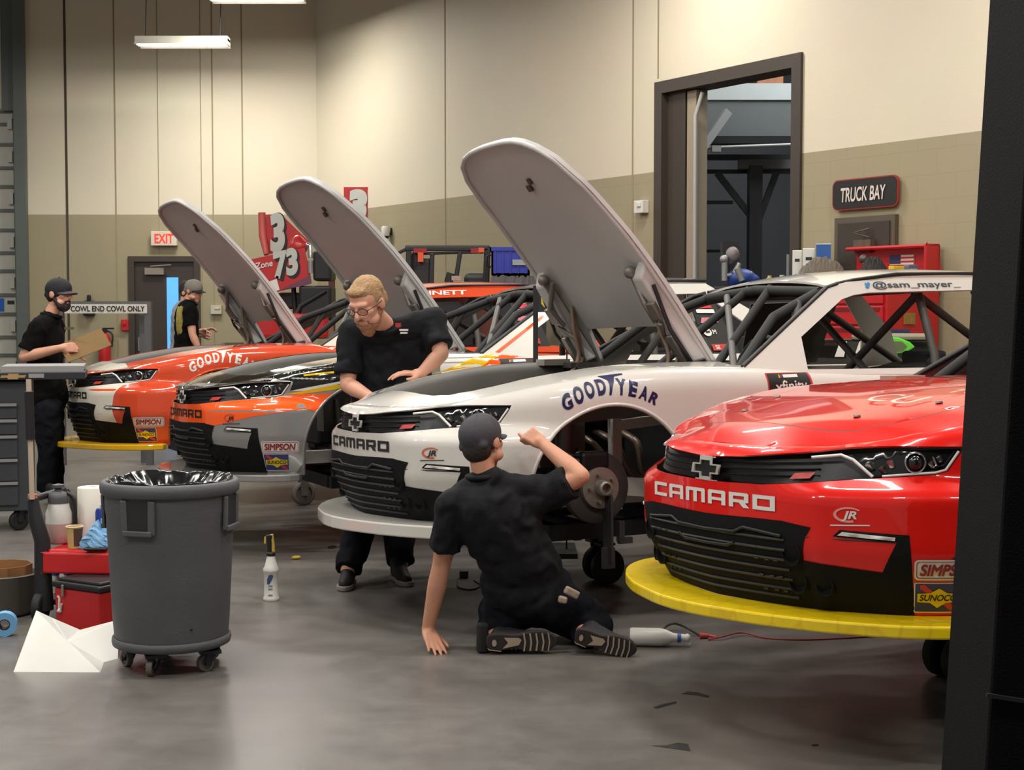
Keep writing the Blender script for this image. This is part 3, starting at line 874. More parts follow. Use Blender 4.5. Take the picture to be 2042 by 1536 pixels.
def make_car(name, label, ox, oy, C, opened=True, wheel_parts=False):
    P = empty(name, (ox, oy, 0), (R(1.72), 0, R(207.5)), label, 'car', 'stock cars parked nose out')
    sk = link('body_shell', cached('skin', lambda: patch_mesh('skin', body_loops(), lambda u, z: S(u, z), .02)), [C['body'], M_liner], P)
    m = sk.modifiers.new('solid', 'SOLIDIFY'); m.thickness = .006; m.offset = -1; m.material_offset = 1; m.material_offset_rim = 0
    tp = link('fender_top', cached('top', lambda: patch_mesh('top', top_loops(), lambda x, y: T(x, y), .035, True)), [C.get('top', C['body']), M_liner], P)
    m = tp.modifiers.new('solid', 'SOLIDIFY'); m.thickness = .006; m.offset = -1; m.material_offset = 1; m.material_offset_rim = 0
    # wheel arch flanges
    for sd in (1, -1):
        for cx in (AX, 3.70):
            f = MB(); pts = [S(sd * u_x(cx - AR * cos(pi * i / 40)), AZ + AR * sin(pi * i / 40), -.006) for i in range(41)]
            pts = [S(sd * u_x(cx - AR), .48, -.006)] + pts + [S(sd * u_x(cx + AR), .48, -.006)]
            f.tube(pts, .011, 6); f.build('arch_flange', C['body'], P)
    make_hood(P, C.get('hood', C['body']), opened)
    # ---- nose openings
    ins = patch('grille_insert', [SLOT], lambda u, z: S(u, z, -.030), M_cdark, P, step=.05)
    lips = MB()
    for k in range(3):
        zz = .935 + k * .022
        lips.tube([S(u_y(y), zz + abs(y) * .03, -.022) for y in [(-.5 + .05 * i) for i in range(21)]], .003, 5)
    lips.build('slat', M_mesh, ins)
    eu, ez = 0.0, .952
    ring = [(u * .088 + eu, z * .062 + ez) for u, z in BOW]; inn = [(u * .072 + eu, z * .047 + ez) for u, z in BOW]
    patch('emblem', [ring, inn], lambda u, z: S(u, z, .004), mat('emblem_silver', srgb(205, 202, 196), .3, .3), P, step=.03, solid=.007)
    patch('emblem_centre', [inn], lambda u, z: S(u, z, -.002), M_cdark, P, step=.03, solid=.01)
    patch('grille_badge', [[(u_y(.40), .938), (u_y(.47), .942), (u_y(.485), .962), (u_y(.415), .958)]], lambda u, z: S(u, z, -.012), M_badge, P, step=.03)
    for sd in (1, -1):
        def Sl(u, z, o): return S(sd * u, z, o)
        uy = u_y
        tip = u_x(.535)
        hl = empty('headlight'); hl.parent = P
        out = [(uy(.60), 1.026), (uy(.75), 1.036), (tip - .01, 1.039), (uy(.846), .974), (uy(.825), .963), (uy(.665), .949), (uy(.62), .995)]
        patch('housing', [out], lambda u, z: Sl(u, z, -.024), M_glassd, hl, step=.03, flip=sd < 0)
        trim = MB()
        trim.tube([Sl(uy(.47), 1.002, -.004), Sl(uy(.575), 1.010, -.004), Sl(uy(.61), 1.000, -.004), Sl(uy(.665), .951, -.004)], .006, 6)
        trim.tube([Sl(uy(.69), .953, -.006), Sl(uy(.825), .966, -.006), Sl(uy(.845), .975, -.006), Sl(tip - .012, 1.032, -.006)], .005, 6)
        trim.build('light_bar', M_white, hl)
        pc = Sl(uy(.782), 1.0, -.012); nx = (Sl(uy(.782), 1.0, .1) - Sl(uy(.782), 1.0, 0)).normalized()
        q = nx.to_track_quat('Z', 'Y').to_matrix()
        pr = MB(); pr.lathe([(.034, -.02), (.036, .004), (.030, .008), (.026, -.004)], pc, 20, q); pr.build('projector_ring', M_chrome, hl)
        pr = MB(); pr.ball(pc, .025, 16, 10); pr.build('projector_lens', M_glassd, hl)
        rf = MB()
        for uu, zz, s in ((.655, .985, .018), (.69, .972, .016), (.715, .995, .016), (.82, .992, .014), (.835, 1.01, .012)):
            rf.box(Sl(uy(uu), zz, -.016), (s, s, s * 1.5), (0.3, .5, .4))
        rf.tube([Sl(uy(.82), 1.018, -.006), Sl(uy(.828), .99, -.006), Sl(uy(.818), .984, -.006)], .004, 6)
        rf.build('reflector', mat('reflector', srgb(170, 168, 165), 0.15, 0.9), hl)
        # fang opening below: black surround, body colour blade, daytime lamp
        blk = [(uy(.572), .760), (uy(.592), .782), (uy(.765), .772), (uy(.778), .495), (uy(.475), .495), (uy(.46), .672), (uy(.699), .644), (uy(.738), .747)]
        patch('fang_surround', [blk], lambda u, z: Sl(u, z, .0025), M_mesh, P, step=.03, flip=sd < 0)
        patch('daytime_lamp', [[(uy(.586), .764), (uy(.598), .775), (uy(.735), .764), (uy(.734), .753)]], lambda u, z: Sl(u, z, .008), M_white, P, step=.03, flip=sd < 0, solid=.006)
        sl = MB(); sl.tube([Sl(uy(.487), .752, .001), Sl(uy(.60), .750, .001), Sl(uy(.736), .747, .001)], .0025, 5); sl.build('blade_seam', M_cdark, P)
        # ducts
        for k, (yy, zz, r) in enumerate(((.435, .69, .040), (.43, .59, .040), (.535, .585, .034))):
            c0 = Sl(uy(yy), zz, .004); n0 = (Sl(uy(yy), zz, .1) - Sl(uy(yy), zz, 0)); n0.z = 0; n0.normalize()
            n0 = (n0 * .8 + Vector((.5, 0, 0))).normalized()
            qq = n0.to_track_quat('Z', 'Y').to_matrix()
            dd = MB(); dd.lathe([(r - .006, -.012), (r - .004, .006), (r, .006), (r + .002, -.02)], c0, 20, qq); dd.lathe([(0.001, -.010), (r - .006, -.010)], c0, 20, qq)
            dd.build('brake_duct', M_mesh, P)
    lg = [(u_y(y), z) for y, z in LOWG] + [(u_y(.46), .672), (u_y(.475), .495)]
    lg = lg[::1] + [(-a, b) for a, b in lg[1:]][::-1]
    low = patch('lower_grille', [lg], lambda u, z: S(u, z, .003), M_mesh, P, step=.03)
    bars = MB()
    for zz in [.735, .70, .665, .63, .595, .56, .53]:
        yy = .41
        bars.tube([S(u_y(-yy + 2 * yy * i / 24), zz, .006) for i in range(25)], .005, 5)
    bars.tube([S(u_y(y), z, .010) for y, z in ((-.40, .745), (-.22, .76), (-.17, .742), (.0, .738), (.17, .742), (.22, .762), (.40, .748))], .006, 6)
    bars.tube([S(u_y(y), z, .010) for y, z in ((-.17, .705), (-.13, .69), (.0, .688), (.13, .69), (.17, .705))], .006, 6)
    for yy in (.28, .33, .37):
        for sd in (1, -1):
            for zz in (.70, .66, .6, .55): bars.tube([S(u_y(sd * (yy - .02)), zz, .008), S(u_y(sd * yy), zz, .008)], .004, 5)
    bars.build('slat', mat('slat_black', srgb(36, 36, 38), 0.5, spec=.25), low)
    patch('nose_lettering', camaro_loops(), lambda u, z: S(u, z, .0035), C['letters'], P, step=.04)
    # splitter
    so = [(-.032, 0), (-.024, .12), (.0, .236), (.045, .40), (.085, .50), (.131, .597), (.175, .67), (.233, .755), (.30, .83), (.39, .90), (.48, .935), (.56, .94)]
    spl = catmull([Vector((x, y, 0)) for x, y in so], 4)
    loop = [(p.x, p.y) for p in spl] + [(.6, .88), (.6, -.88)] + [(p.x, -p.y) for p in spl[1:]][::-1]
    z0, z1 = C.get('split', (.452, .494))
    sp = MB(); sp.prism(loop, lambda x, y, w: CV(x, y, z0 + w), z1 - z0); sp.build('splitter', C['splitter'], P, bevel=.007, seg=2)
    # ---- greenhouse
    for sd in (1, -1):
        gm = link('roof_pillar', cached('side%d' % sd, lambda: patch_mesh('side', [SIDE_OUT, SIDE_WIN], lambda x, z: G(x, z, sd), .06, sd < 0, False)), [C.get('pillar', C['body']), M_liner], P)
        m = gm.modifiers.new('solid', 'SOLIDIFY'); m.thickness = .012; m.offset = -1; m.material_offset = 1; m.material_offset_rim = 0
        e = MB(); e.tube([G(x, z, sd, -.006) for x, z in [(1.83, 1.21), (2.201, 1.416), (2.57, 1.62), (2.65, 1.64)]], .013, 6); e.build('windscreen_edge', M_cdark, P)
    rl = ROOF + [(x, -y) for x, y in ROOF[1:-1]][::-1]
    rf = link('roof', cached('roof', lambda: patch_mesh('roof', [rl], lambda x, y: CV(x, y, roofz(x, y)), .06, True)), [C.get('roof', C['body']), M_cdark], P)
    m = rf.modifiers.new('solid', 'SOLIDIFY'); m.thickness = .012; m.offset = -1; m.material_offset = 1; m.material_offset_rim = 0
    for sd in (1, -1):
        e = MB(); e.tube([CV(x, sd * y, roofz(x, y) + .012) for x, y in ((2.66, .60), (2.78, .60), (3.09, .585), (3.80, .575))], .012, 6); e.build('roof_rail', M_cdark, P)
    # cage
    cg = MB(); cp = MB()
    z = 1.60
    for sd in (1, -1):
        cp.tube([CV(1.87, sd * .78, 1.18), CV(2.22, sd * .62, 1.46), CV(2.60, sd * .52, 1.60), CV(3.20, sd * .50, 1.64), CV(3.35, sd * .50, 1.63)], .026, 10)
        cp.tube([CV(2.04, sd * .30, 1.16), CV(2.60, sd * .10, 1.64)], .024, 10)
        cg.tube([CV(3.30, sd * .70, .6), CV(3.30, sd * .66, 1.25), CV(3.32, sd * .50, 1.63)], .024, 10)
        cg.tube([CV(2.20, sd * .78, .6), CV(2.24, sd * .74, 1.2), CV(2.42, sd * .57, 1.54)], .024, 10)
        cg.tube([CV(3.32, sd * .48, 1.60), CV(4.30, sd * .45, 1.05)], .024, 10)
        cg.tube([CV(1.12, sd * .42, 1.05), CV(1.62, sd * .52, 1.12), CV(1.90, sd * .60, 1.16), CV(1.90, sd * .62, .6)], .024, 10)
        for zz in (.75, .95): cg.tube([CV(2.10, sd * .78, zz), CV(2.70, sd * .86, zz), CV(3.30, sd * .74, zz)], .024, 10)
    cp.tube([CV(2.60, -.54, 1.60), CV(2.58, 0, 1.63), CV(2.60, .54, 1.60)], .028, 10)
    cg.tube([CV(3.32, -.52, 1.62), CV(3.32, .52, 1.62)], .024, 10)
    cg.tube([CV(3.32, .52, 1.60), CV(3.30, -.66, .75)], .024, 10); cg.tube([CV(3.32, -.52, 1.60), CV(3.30, .30, 1.0)], .024, 10)
    cg.tube([CV(2.24, -.74, 1.16), CV(2.24, .74, 1.16)], .024, 10)
    cg.tube([CV(2.02, .55, 1.15), CV(2.55, -.25, 1.60)], .02, 8)
    cg.build('roll_cage', M_tubeg, P); cp.build('cage_padding', M_tubed, P)
    # cabin: dash, floor, seat, bulkheads
    cb = MB(); cb.span(CV(1.92, -.74, .95), CV(2.12, .74, 1.09)); cb.span(CV(1.90, -.78, .55), CV(1.94, .78, 1.12)); cb.span(CV(1.87, -.85, .52), CV(4.30, .85, .56))
    cb.span(CV(3.80, -.80, .56), CV(3.84, .80, 1.15))
    cb.build('cabin_tub', M_cdark, P)
    st = MB(); st.box(CV(3.46, .36, .90), (.14, .46, .60), (0, R(12), 0)); st.box(CV(3.2, .36, .70), (.5, .46, .16)); st.box(CV(3.44, .56, 1.16), (.20, .04, .14)); st.box(CV(3.50, .36, 1.20), (.08, .30, .14))
    st.build('seat', mat('seat_dark', srgb(40, 38, 40), 0.8), P, bevel=.04)
    sw = MB(); sw.tube([CV(2.3 + .06 * sin(2 * pi * i / 20), .36 + .17 * cos(2 * pi * i / 20), 1.2 + .16 * sin(2 * pi * i / 20)) for i in range(20)], .014, 8, closed=True); sw.tube([CV(2.30, .36, 1.2), CV(2.10, .36, 1.1)], .02); sw.build('steering_wheel', M_tubed, P)
    # ---- engine bay
    eb = MB(); pts = resample(HL + [(1.84, .645)], .08, False); pts = [(x, -y) for x, y in pts[1:]][::-1] + pts
    vs = []; fs = []
    for x, y in pts: vs += [T(x, y) + Vector((0, 0, -.004)), T(x + .02, y * .96) + Vector((0, 0, -.05)), T(x + .03, y * .95) + Vector((0, 0, -.27))]
    n = len(pts)
    for i in range(n - 1):
        for k in range(2): fs.append((i * 3 + k, (i + 1) * 3 + k, (i + 1) * 3 + k + 1, i * 3 + k + 1))
    eb.add(vs, fs, True); o = eb.build('engine_bay_liner', M_liner, P)
    m = o.modifiers.new('s', 'SOLIDIFY'); m.thickness = .006
    co = MB(); co.span(CV(1.81, -.80, 1.10), CV(1.88, .80, 1.195)); co.box(CV(1.71, -.52, 1.215), (.20, .12, .03)); co.span(CV(1.65, -.62, 1.12), CV(1.69, .62, 1.2)); co.build('cowl_panel', mat('cowl_dark', srgb(58, 56, 52), 0.6), P)
    br = MB(); br.box(CV(1.57, -.60, 1.232), (.17, .10, .035)); br.build('hinge_foot', mat('hinge_plate', srgb(170, 160, 148), 0.4, 0.4), P)
    en = MB(); en.span(CV(.95, -.22, .62), CV(1.55, .22, .98)); en.box(CV(1.25, .26, .95), (.52, .16, .12), (R(30), 0, 0)); en.box(CV(1.25, -.26, .95), (.52, .16, .12), (R(-30), 0, 0)); en.lathe([(.001, .08), (.16, .08), (.19, .05), (.19, 0)], CV(1.2, 0, 1.0), 24)
    en.span(CV(.55, -.36, .60), CV(.62, .36, .95))
    en.build('engine', M_cdark, P, bevel=.015)
    for sd in (1, -1):
        hd = MB()
        for k in range(4): hd.tube(catmull([CV(1.05 + .13 * k, sd * .28, .88), CV(1.1 + .13 * k, sd * .42, .82), CV(1.35 + .06 * k, sd * .44, .64), CV(1.8, sd * .46, .56)], 4), .022, 8)
        hd.build('exhaust_header', mat('header_steel', srgb(120, 108, 96), 0.4, 0.7), P)
    for sd in ((1, -1) if opened else ()):
        hs = MB()
        hs.tube(catmull([CV(1.50, sd * .46, 1.06), CV(1.66, sd * .47, 1.24), CV(1.62, sd * .44, 1.42), CV(1.60, sd * .43, 1.55)], 5), .011, 6)
        hs.tube(catmull([CV(1.55, sd * .50, 1.06), CV(1.70, sd * .49, 1.24), CV(1.66, sd * .46, 1.40), CV(1.62, sd * .45, 1.52)], 5), .009, 6)
        hs.build('hose', M_wire, P)
    for sd in (1, -1):
        fr = MB()
        fr.bar(CV(.60, sd * .46, .56), CV(2.0, sd * .46, .56), .06, .08); fr.bar(CV(1.28, sd * .55, .50), CV(1.28, sd * .55, 1.10), .05, .05)
        fr.bar(CV(1.28, sd * .55, .92), CV(1.95, sd * .60, .98), .05, .05); fr.bar(CV(1.28, sd * .55, .62), CV(1.9, sd * .66, .55), .06, .09)
        fr.tube([CV(.6, sd * .45, .60), CV(.9, sd * .5, 1.02), CV(1.28, sd * .55, 1.08)], .022, 8)
        fr.build('front_frame', mat('frame_grey', srgb(196, 192, 184), 0.5), P)
    for sd in (1, -1):
        su = MB()
        su.tube([CV(.95, sd * .36, .58), CV(1.04, sd * .70, .56), CV(1.15, sd * .36, .58)], .02, 8); su.tube([CV(.98, sd * .44, .80), CV(1.04, sd * .68, .76), CV(1.12, sd * .44, .80)], .016, 8)
        su.tube([CV(1.03, sd * .48, .60), CV(1.03, sd * .48, .95)], .055, 12); su.span(CV(.90, sd * .34, .72), CV(1.16, sd * .46, .98))
        su.tube([CV(1.0, sd * .68, .56), CV(1.04, sd * .68, .78)], .03, 8)
        su.build('suspension', mat('arm_steel', srgb(92, 88, 84), .5, .3), P)
    for sd in (1, -1):
        c = CV(1.05, sd * .74, .638); q = Matrix.Rotation(-sd * pi / 2, 3, 'X')
        r = MB(); r.lathe([(.10, -.025), (.172, -.025), (.175, -.02), (.175, .02), (.172, .025), (.10, .025)], c, 40, q); r.lathe([(.075, .06), (.10, .02)], c, 40, q)
        rot = r.build('brake_rotor', M_rotor, P)
        hb = MB(); hb.lathe([(.10, .03), (.10, .055), (.075, .06), (.04, .06), (.038, .10), (.03, .11), (.024, .11), (.022, .07), (.001, .065)], c, 32, q)
        for k in range(5):
            a = 2 * pi * k / 5; p = c + q @ Vector((.068 * cos(a), .068 * sin(a), .07)); hb.tube([p - q @ Vector((0, 0, .015)), p + q @ Vector((0, 0, .014))], .009, 8)
        hb.build('wheel_hub', M_hub, rot)
        cl = MB(); cl.box(c + Vector((.02, 0, .13)), (.16, .09, .09)); cl.build('brake_caliper', M_cdark, P, bevel=.02)
    if wheel_parts:
        pl = MB(); pl.bar(CV(1.075, .815, .60), CV(1.075, .815, .28), .078, .012, (1, 0, 0)); pl.box(CV(1.075, .812, .30), (.06, .03, .10)); pl.box(CV(1.16, .79, .42), (.03, .03, .10)); pl.box(CV(1.185, .79, .375), (.07, .03, .03))
        pl.build('hub_plate', mat('plate_dark', srgb(44, 42, 42), 0.6), P)
    # dark pan added between the wheels so the inside reads dark
    fl = MB(); fl.span(CV(.62, -.40, .50), CV(1.95, .40, .515)); fl.build('darkening_pan', M_cdark, P)
    return P
RED = paint('paint_red', srgb(226, 30, 22)); WHT = paint('paint_white', srgb(214, 210, 202)); SILV = paint('paint_silver', srgb(150, 148, 145), .35, .3)
ORR = paint('paint_orange_red', srgb(214, 78, 44)); NEON = paint('paint_neon_orange', srgb(255, 92, 22)); CRM = paint('paint_cream', srgb(222, 214, 198))
DCHR = paint('paint_dark_chrome', srgb(92, 88, 70), .85, .12)
NAVY = mat('decal_navy', srgb(24, 28, 76), 0.4)
YEL = mat('splitter_yellow', srgb(238, 206, 16), 0.35, coat=.6, noise=.12, scale=14)
def _scuffed(m):      # worn film: brown creases between overlapping wraps
    nt = m.node_tree; b = nt.nodes['Principled BSDF']; src = b.inputs['Base Color'].links[0].from_socket
    tc = nt.nodes.new('ShaderNodeTexCoord'); mp = nt.nodes.new('ShaderNodeMapping'); mp.inputs['Scale'].default_value = (11, 11, 5)
    vo = nt.nodes.new('ShaderNodeTexVoronoi'); vo.feature = 'DISTANCE_TO_EDGE'; vo.inputs['Scale'].default_value = 1.0
    cr = nt.nodes.new('ShaderNodeValToRGB'); cr.color_ramp.elements[0].color = (.26, .26, .26, 1); cr.color_ramp.elements[1].color = (0, 0, 0, 1); cr.color_ramp.elements[1].position = .09
    mx = nt.nodes.new('ShaderNodeMix'); mx.data_type = 'RGBA'; mx.inputs['B'].default_value = srgb(176, 118, 18)
    L = nt.links; L.new(tc.outputs['Object'], mp.inputs[0]); L.new(mp.outputs[0], vo.inputs['Vector']); L.new(vo.outputs['Distance'], cr.inputs[0]); L.new(cr.outputs[0], mx.inputs['Factor']); L.new(src, mx.inputs['A']); L.new(mx.outputs['Result'], b.inputs['Base Color'])
_scuffed(YEL)
YEL2 = mat('splitter_amber', srgb(238, 184, 22), 0.4, coat=.5, noise=.08, scale=10)
car_red = make_car('stock_car', 'red stock car with closed hood and yellow splitter beside the black pillar', 0.616, 5.304, dict(body=RED, letters=M_white, splitter=YEL), opened=False)
car_white = make_car('stock_car', 'white stock car with open hood that two men in black work on', -0.861, 7.409, dict(body=WHT, letters=M_cdark, splitter=WHT, split=(.440, .500)), wheel_parts=True)
car_silver = make_car('stock_car', 'silver stock car with orange nose band and open hood behind the bearded man', -2.212, 9.625, dict(body=SILV, letters=M_cdark, splitter=SILV, top=DCHR, roof=SILV, pillar=WHT))
car_orange = make_car('stock_car', 'orange stock car with cream nose, amber splitter and open hood by the tool chest', -3.499, 11.637, dict(body=ORR, letters=M_cdark, splitter=YEL2, pillar=ORR, roof=ORR))
for c in (car_red, car_silver, car_orange):
    harness_decal(c, u_y(.775), .622, .238, .070, S)
    fuel_decal(c, u_y(.775), .506, .172, .108, S)
tyre_lettering(car_white, NAVY); tyre_lettering(car_orange, M_white)
# ------------------------------------------------------------------ vinyl and decals on the cars
def Sx(o): return lambda u, z: S(u, z, o)
def both(name, loop, m, P, off=.0016, step=.03):
    for sd in (1, -1):
        patch(name, [loop], lambda u, z: S(sd * u, z, off), m, P, step=step, flip=sd < 0)
def zs_line(x0, x1, n=14, dz=0.0): return [(u_x(x0 + (x1 - x0) * i / n), zs_x(x0 + (x1 - x0) * i / n) - dz) for i in range(n + 1)]
uy = u_y
V_yel = paint('vinyl_yellow', srgb(226, 178, 20), coat=.8); V_wht = paint('vinyl_gloss_white', srgb(222, 218, 210)); V_blk = paint('vinyl_black', srgb(26, 25, 22), coat=1.0, rough=.2)
# silver car
P = car_silver
arcl = lambda a0, a1, r=AR, n=16: [(u_x(AX - r * cos(a0 + (a1 - a0) * i / n)), AZ + r * sin(a0 + (a1 - a0) * i / n)) for i in range(n + 1)]
both('paint_stripe', [(0, .908), (uy(.3), .915), (uy(.65), .943), (uy(.825), .957), (u_x(.60), .975)] + arcl(1.0, .62) + [(u_x(.62), .89), (uy(.74), .842), (uy(.60), .806), (uy(.509), .785), (uy(.38), .799), (0, .792)], NEON, P)
both('paint_stripe', [(u_x(.49), .975), (u_x(.62), .996), (u_x(.80), 1.03)] + arcl(1.25, 1.0)[:1] + [(u_x(.80), 1.0), (u_x(.60), .975)], V_yel, P, .0022)
both('paint_stripe', [(u_x(.53), .995), (u_x(.62), 1.012), (u_x(.86), 1.055), (u_x(.93), 1.045), (u_x(.80), 1.03), (u_x(.62), .996)], V_wht, P, .0022)
both('paint_stripe', [(u_x(.55), 1.045), (u_x(.53), .995), (u_x(.62), 1.012), (u_x(.86), 1.055), (u_x(1.5), 1.12)] + zs_line(1.5, .30, 20), V_blk, P, .0022)
both('paint_stripe', [(u_x(.62), 1.075), (u_x(1.5), 1.155), (u_x(1.5), 1.145), (u_x(.62), 1.067)], V_yel, P, .003)
both('paint_stripe', [(0, .992), (uy(.2), 1.0), (uy(.4), 1.014), (uy(.6), 1.034), (uy(.8), 1.042)] + zs_line(.45, .105), DCHR, P, .0016)
both('paint_stripe', zs_line(1.5, 4.4, 20) + [(u_x(4.4), .62), (u_x(4.14), .5), (u_x(1.5), .5)], V_wht, P)
both('paint_stripe', [(u_x(1.46), 1.03), (u_x(1.46), 1.09), (u_x(1.75), 1.155), (u_x(1.95), 1.195), (u_x(2.02), 1.19), (u_x(1.75), 1.10)], V_yel, P, .0024)
both('paint_stripe', [(u_x(1.50), .99), (u_x(1.55), 1.04), (u_x(1.75), 1.10), (u_x(1.98), 1.18), (u_x(2.10), 1.17), (u_x(1.80), 1.05)], NEON, P, .003)
for sd in (1, -1):
    patch('pillar_stripe', [[(1.93, 1.215), (2.20, 1.365), (2.58, 1.575), (2.60, 1.575), (2.22, 1.358), (1.96, 1.212)]], lambda x, z: G(x, z, sd, .004), NEON, P, step=.1, flip=sd < 0)
def series_decal(P):
    x0, z0, w, h = 1.925, 1.068, .285, .082
    fn = lambda o: (lambda u, v: S(u_x(x0 + u), z0 + v, o))
    g = empty('series_sticker'); g.parent = P
    patch('red_edge', [rect(0, 0, w, h)], fn(.0022), M_badge, g, step=.012)
    patch('black_field', [rect(.008, .0, w - .014, h - .004)], fn(.0034), M_cdark, g, step=.012)
    lp, ww = text_loops('xfinity', .036, .012, 0, .20)
    patch('lettering', [[(a + .045, b + .014) for a, b in l] for l in lp], fn(.0048), M_white, g, step=.012)
    for k, c in enumerate(((230, 190, 40), (200, 50, 45), (60, 90, 170))):
        patch('colour_bar', [[(.075 + k * .008, .060), (.081 + k * .008, .060), (.085 + k * .008, .072), (.079 + k * .008, .072)]], fn(.0048), mat('bar_%d' % k, srgb(*c), .4), g, step=.04)
    patch('name_bar', [rect(.105, .060, .20, .072)], fn(.0048), M_white, g, step=.012)
series_decal(car_white); series_decal(car_silver)
# team mark on the fang of each car
def team_mark(P, m_sw, m_tx):
    g = empty('team_mark'); g.parent = P
    a = [(.0 + .05 * cos(t), .0 + .026 * sin(t)) for t in [R(40) + R(250) * i / 16 for i in range(17)]]
    b = [(.002 + .042 * cos(t), .001 + .019 * sin(t)) for t in [R(40) + R(250) * i / 16 for i in range(17)]][::-1]
    u0, z0 = uy(.615), .832
    patch('swoosh', [a + b], lambda u, v: S(u0 + u, z0 + v, .003), m_sw, g, step=.03)
    patch('underline', [[(-.06, -.034), (.07, -.030), (.07, -.034), (-.06, -.038)]], lambda u, v: S(u0 + u, z0 + v, .003), m_tx, g, step=.03)
    lp, w = text_loops('JR', .024, .03, .25, .05)
    patch('lettering', [[(x - .022, y - .012) for x, y in l] for l in lp], lambda u, v: S(u0 + u, z0 + v, .004), m_tx, g, step=.03)
team_mark(car_white, mat('swoosh_orange', srgb(214, 96, 60), .4), M_cdark)
team_mark(car_silver, mat('swoosh_red', srgb(190, 80, 70), .4), M_cdark)
team_mark(car_red, mat('swoosh_pink', srgb(240, 150, 140), .4), M_white)
# white car: roof rail lettering
P = car_white
g = empty('rail_lettering'); g.parent = P
lettering('handle_text', '@sam_mayer_', lambda u, v: G(2.888 + u, 1.617 + v + u * .018, 1, .005), mat('ink_teal', srgb(52, 66, 74), .4), .032, g, bold=.012, width=.64)
bird = [(-.03, .004), (-.018, .0), (-.006, .004), (.006, .016), (.012, .026), (.008, .032), (-.002, .034), (-.008, .026), (-.022, .032), (-.026, .022), (-.024, .012)]
patch('bird_mark', [bird], lambda u, v: G(2.862 + u, 1.614 + v, 1, .005), mat('ink_blue', srgb(60, 130, 190), .4), g, step=.05)
patch('red_mark', [[(3.655, 1.632), (3.70, 1.632), (3.705, 1.655), (3.65, 1.655)]], lambda x, z: G(x, z, 1, .005), M_badge, g, step=.05)
def net_post(P, stickers=True):
    patch('window_post', [[(3.585, 1.18), (3.60, 1.606), (3.80, 1.612), (3.86, 1.18)]], lambda x, z: G(x, z, 1, -.004), M_cdark, P, step=.1, solid=.01)
    if not stickers: return
    g = empty('sponsor_stickers'); g.parent = P
    fn = lambda x, z: G(x, z, 1, .006)
    patch('ring_mark', [circle(3.70, 1.565, .07, 24, .026), circle(3.71, 1.562, .058, 24, .018)], fn, mat('grey_white', srgb(190, 190, 186), .4), g, step=.1)
    patch('red_flash', [[(3.635, 1.50), (3.66, 1.535), (3.75, 1.54), (3.76, 1.505)]], fn, mat('decal_red', srgb(205, 44, 60), .4), g, step=.1)
    patch('white_bar', [rrect(3.615, 1.468, 3.77, 1.495, .006)], fn, M_white, g, step=.1)
    patch('pink_bar', [[(3.615, 1.395), (3.64, 1.435), (3.77, 1.435), (3.77, 1.40)]], fn, mat('decal_pink', srgb(200, 120, 130), .4), g, step=.1)
    patch('white_disc', [circle(3.645, 1.33, .035, 20, .028)], fn, M_white, g, step=.1)
    patch('dark_mark', [[(3.625, 1.322), (3.63, 1.336), (3.668, 1.34), (3.662, 1.325)]], lambda x, z: G(x, z, 1, .009), M_cdark, g, step=.1)
    lettering('small_text', 'M', lambda u, v: G(3.69 + u, 1.318 + v, 1, .006), M_white, .03, g, bold=.02)
    patch('red_block', [rect(3.64, 1.20, 3.77, 1.245)], fn, M_badge, g, step=.1)
    lettering('small_text', 'SE', lambda u, v: G(3.665 + u, 1.208 + v, 1, .009), M_white, .028, g, bold=.02)
patch('window_net', [[(3.10, 1.20), (3.02, 1.575), (3.70, 1.60), (3.72, 1.20)]], lambda x, z: G(x, z, -1, -.01), mat('net_grey', srgb(66, 64, 62), .8, noise=.3, scale=60), car_white, step=.1, solid=.01)
net_post(car_white); net_post(car_silver); net_post(car_orange)
# orange car: cream nose and roof lettering
P = car_orange
both('paint_stripe', [(0, .908), (uy(.3), .915), (uy(.65), .9455), (uy(.80), .957), (uy(.69), .93), (uy(.655), .85), (uy(.64), .76), (uy(.66), .652), (uy(.46), .672), (uy(.487), .75), (uy(.509), .785), (uy(.38), .799), (0, .792)], CRM, P)
both('paint_stripe', [(0, .992), (uy(.2), 1.0), (uy(.4), 1.014), (uy(.6), 1.034), (uy(.72), 1.040)] + zs_line(.36, .105), CRM, P)
pts = [(p[0], p[1]) for p in _inner[::3] if p[1] < .56 and p[0] < .6]
lp = pts + [(x - .008, y) for x, y in HL[::-1] if y < .45]
for sd in (1, -1): patch('paint_stripe', [lp], lambda x, y: T(x, sd * y, .0016), CRM, P, step=.05, flip=sd > 0)
for sd in (1, -1): patch('pillar_stripe', [[(1.835, 1.205), (2.20, 1.405), (2.44, 1.535), (2.50, 1.50), (2.262, 1.37), (2.215, 1.19)]], lambda x, z: G(x, z, sd, .003), CRM, P, step=.1, flip=sd < 0)
lettering('roof_lettering', 'ANNETT', lambda u, v: G(2.70 + u, 1.612 + v + u * .02, 1, .005), M_white, .034, P, bold=.03, shear=.1, width=.52)
both('paint_stripe', zs_line(1.72, 1.98, 4, .004) + [(u_x(1.9), 1.15)], CRM, P, .002)
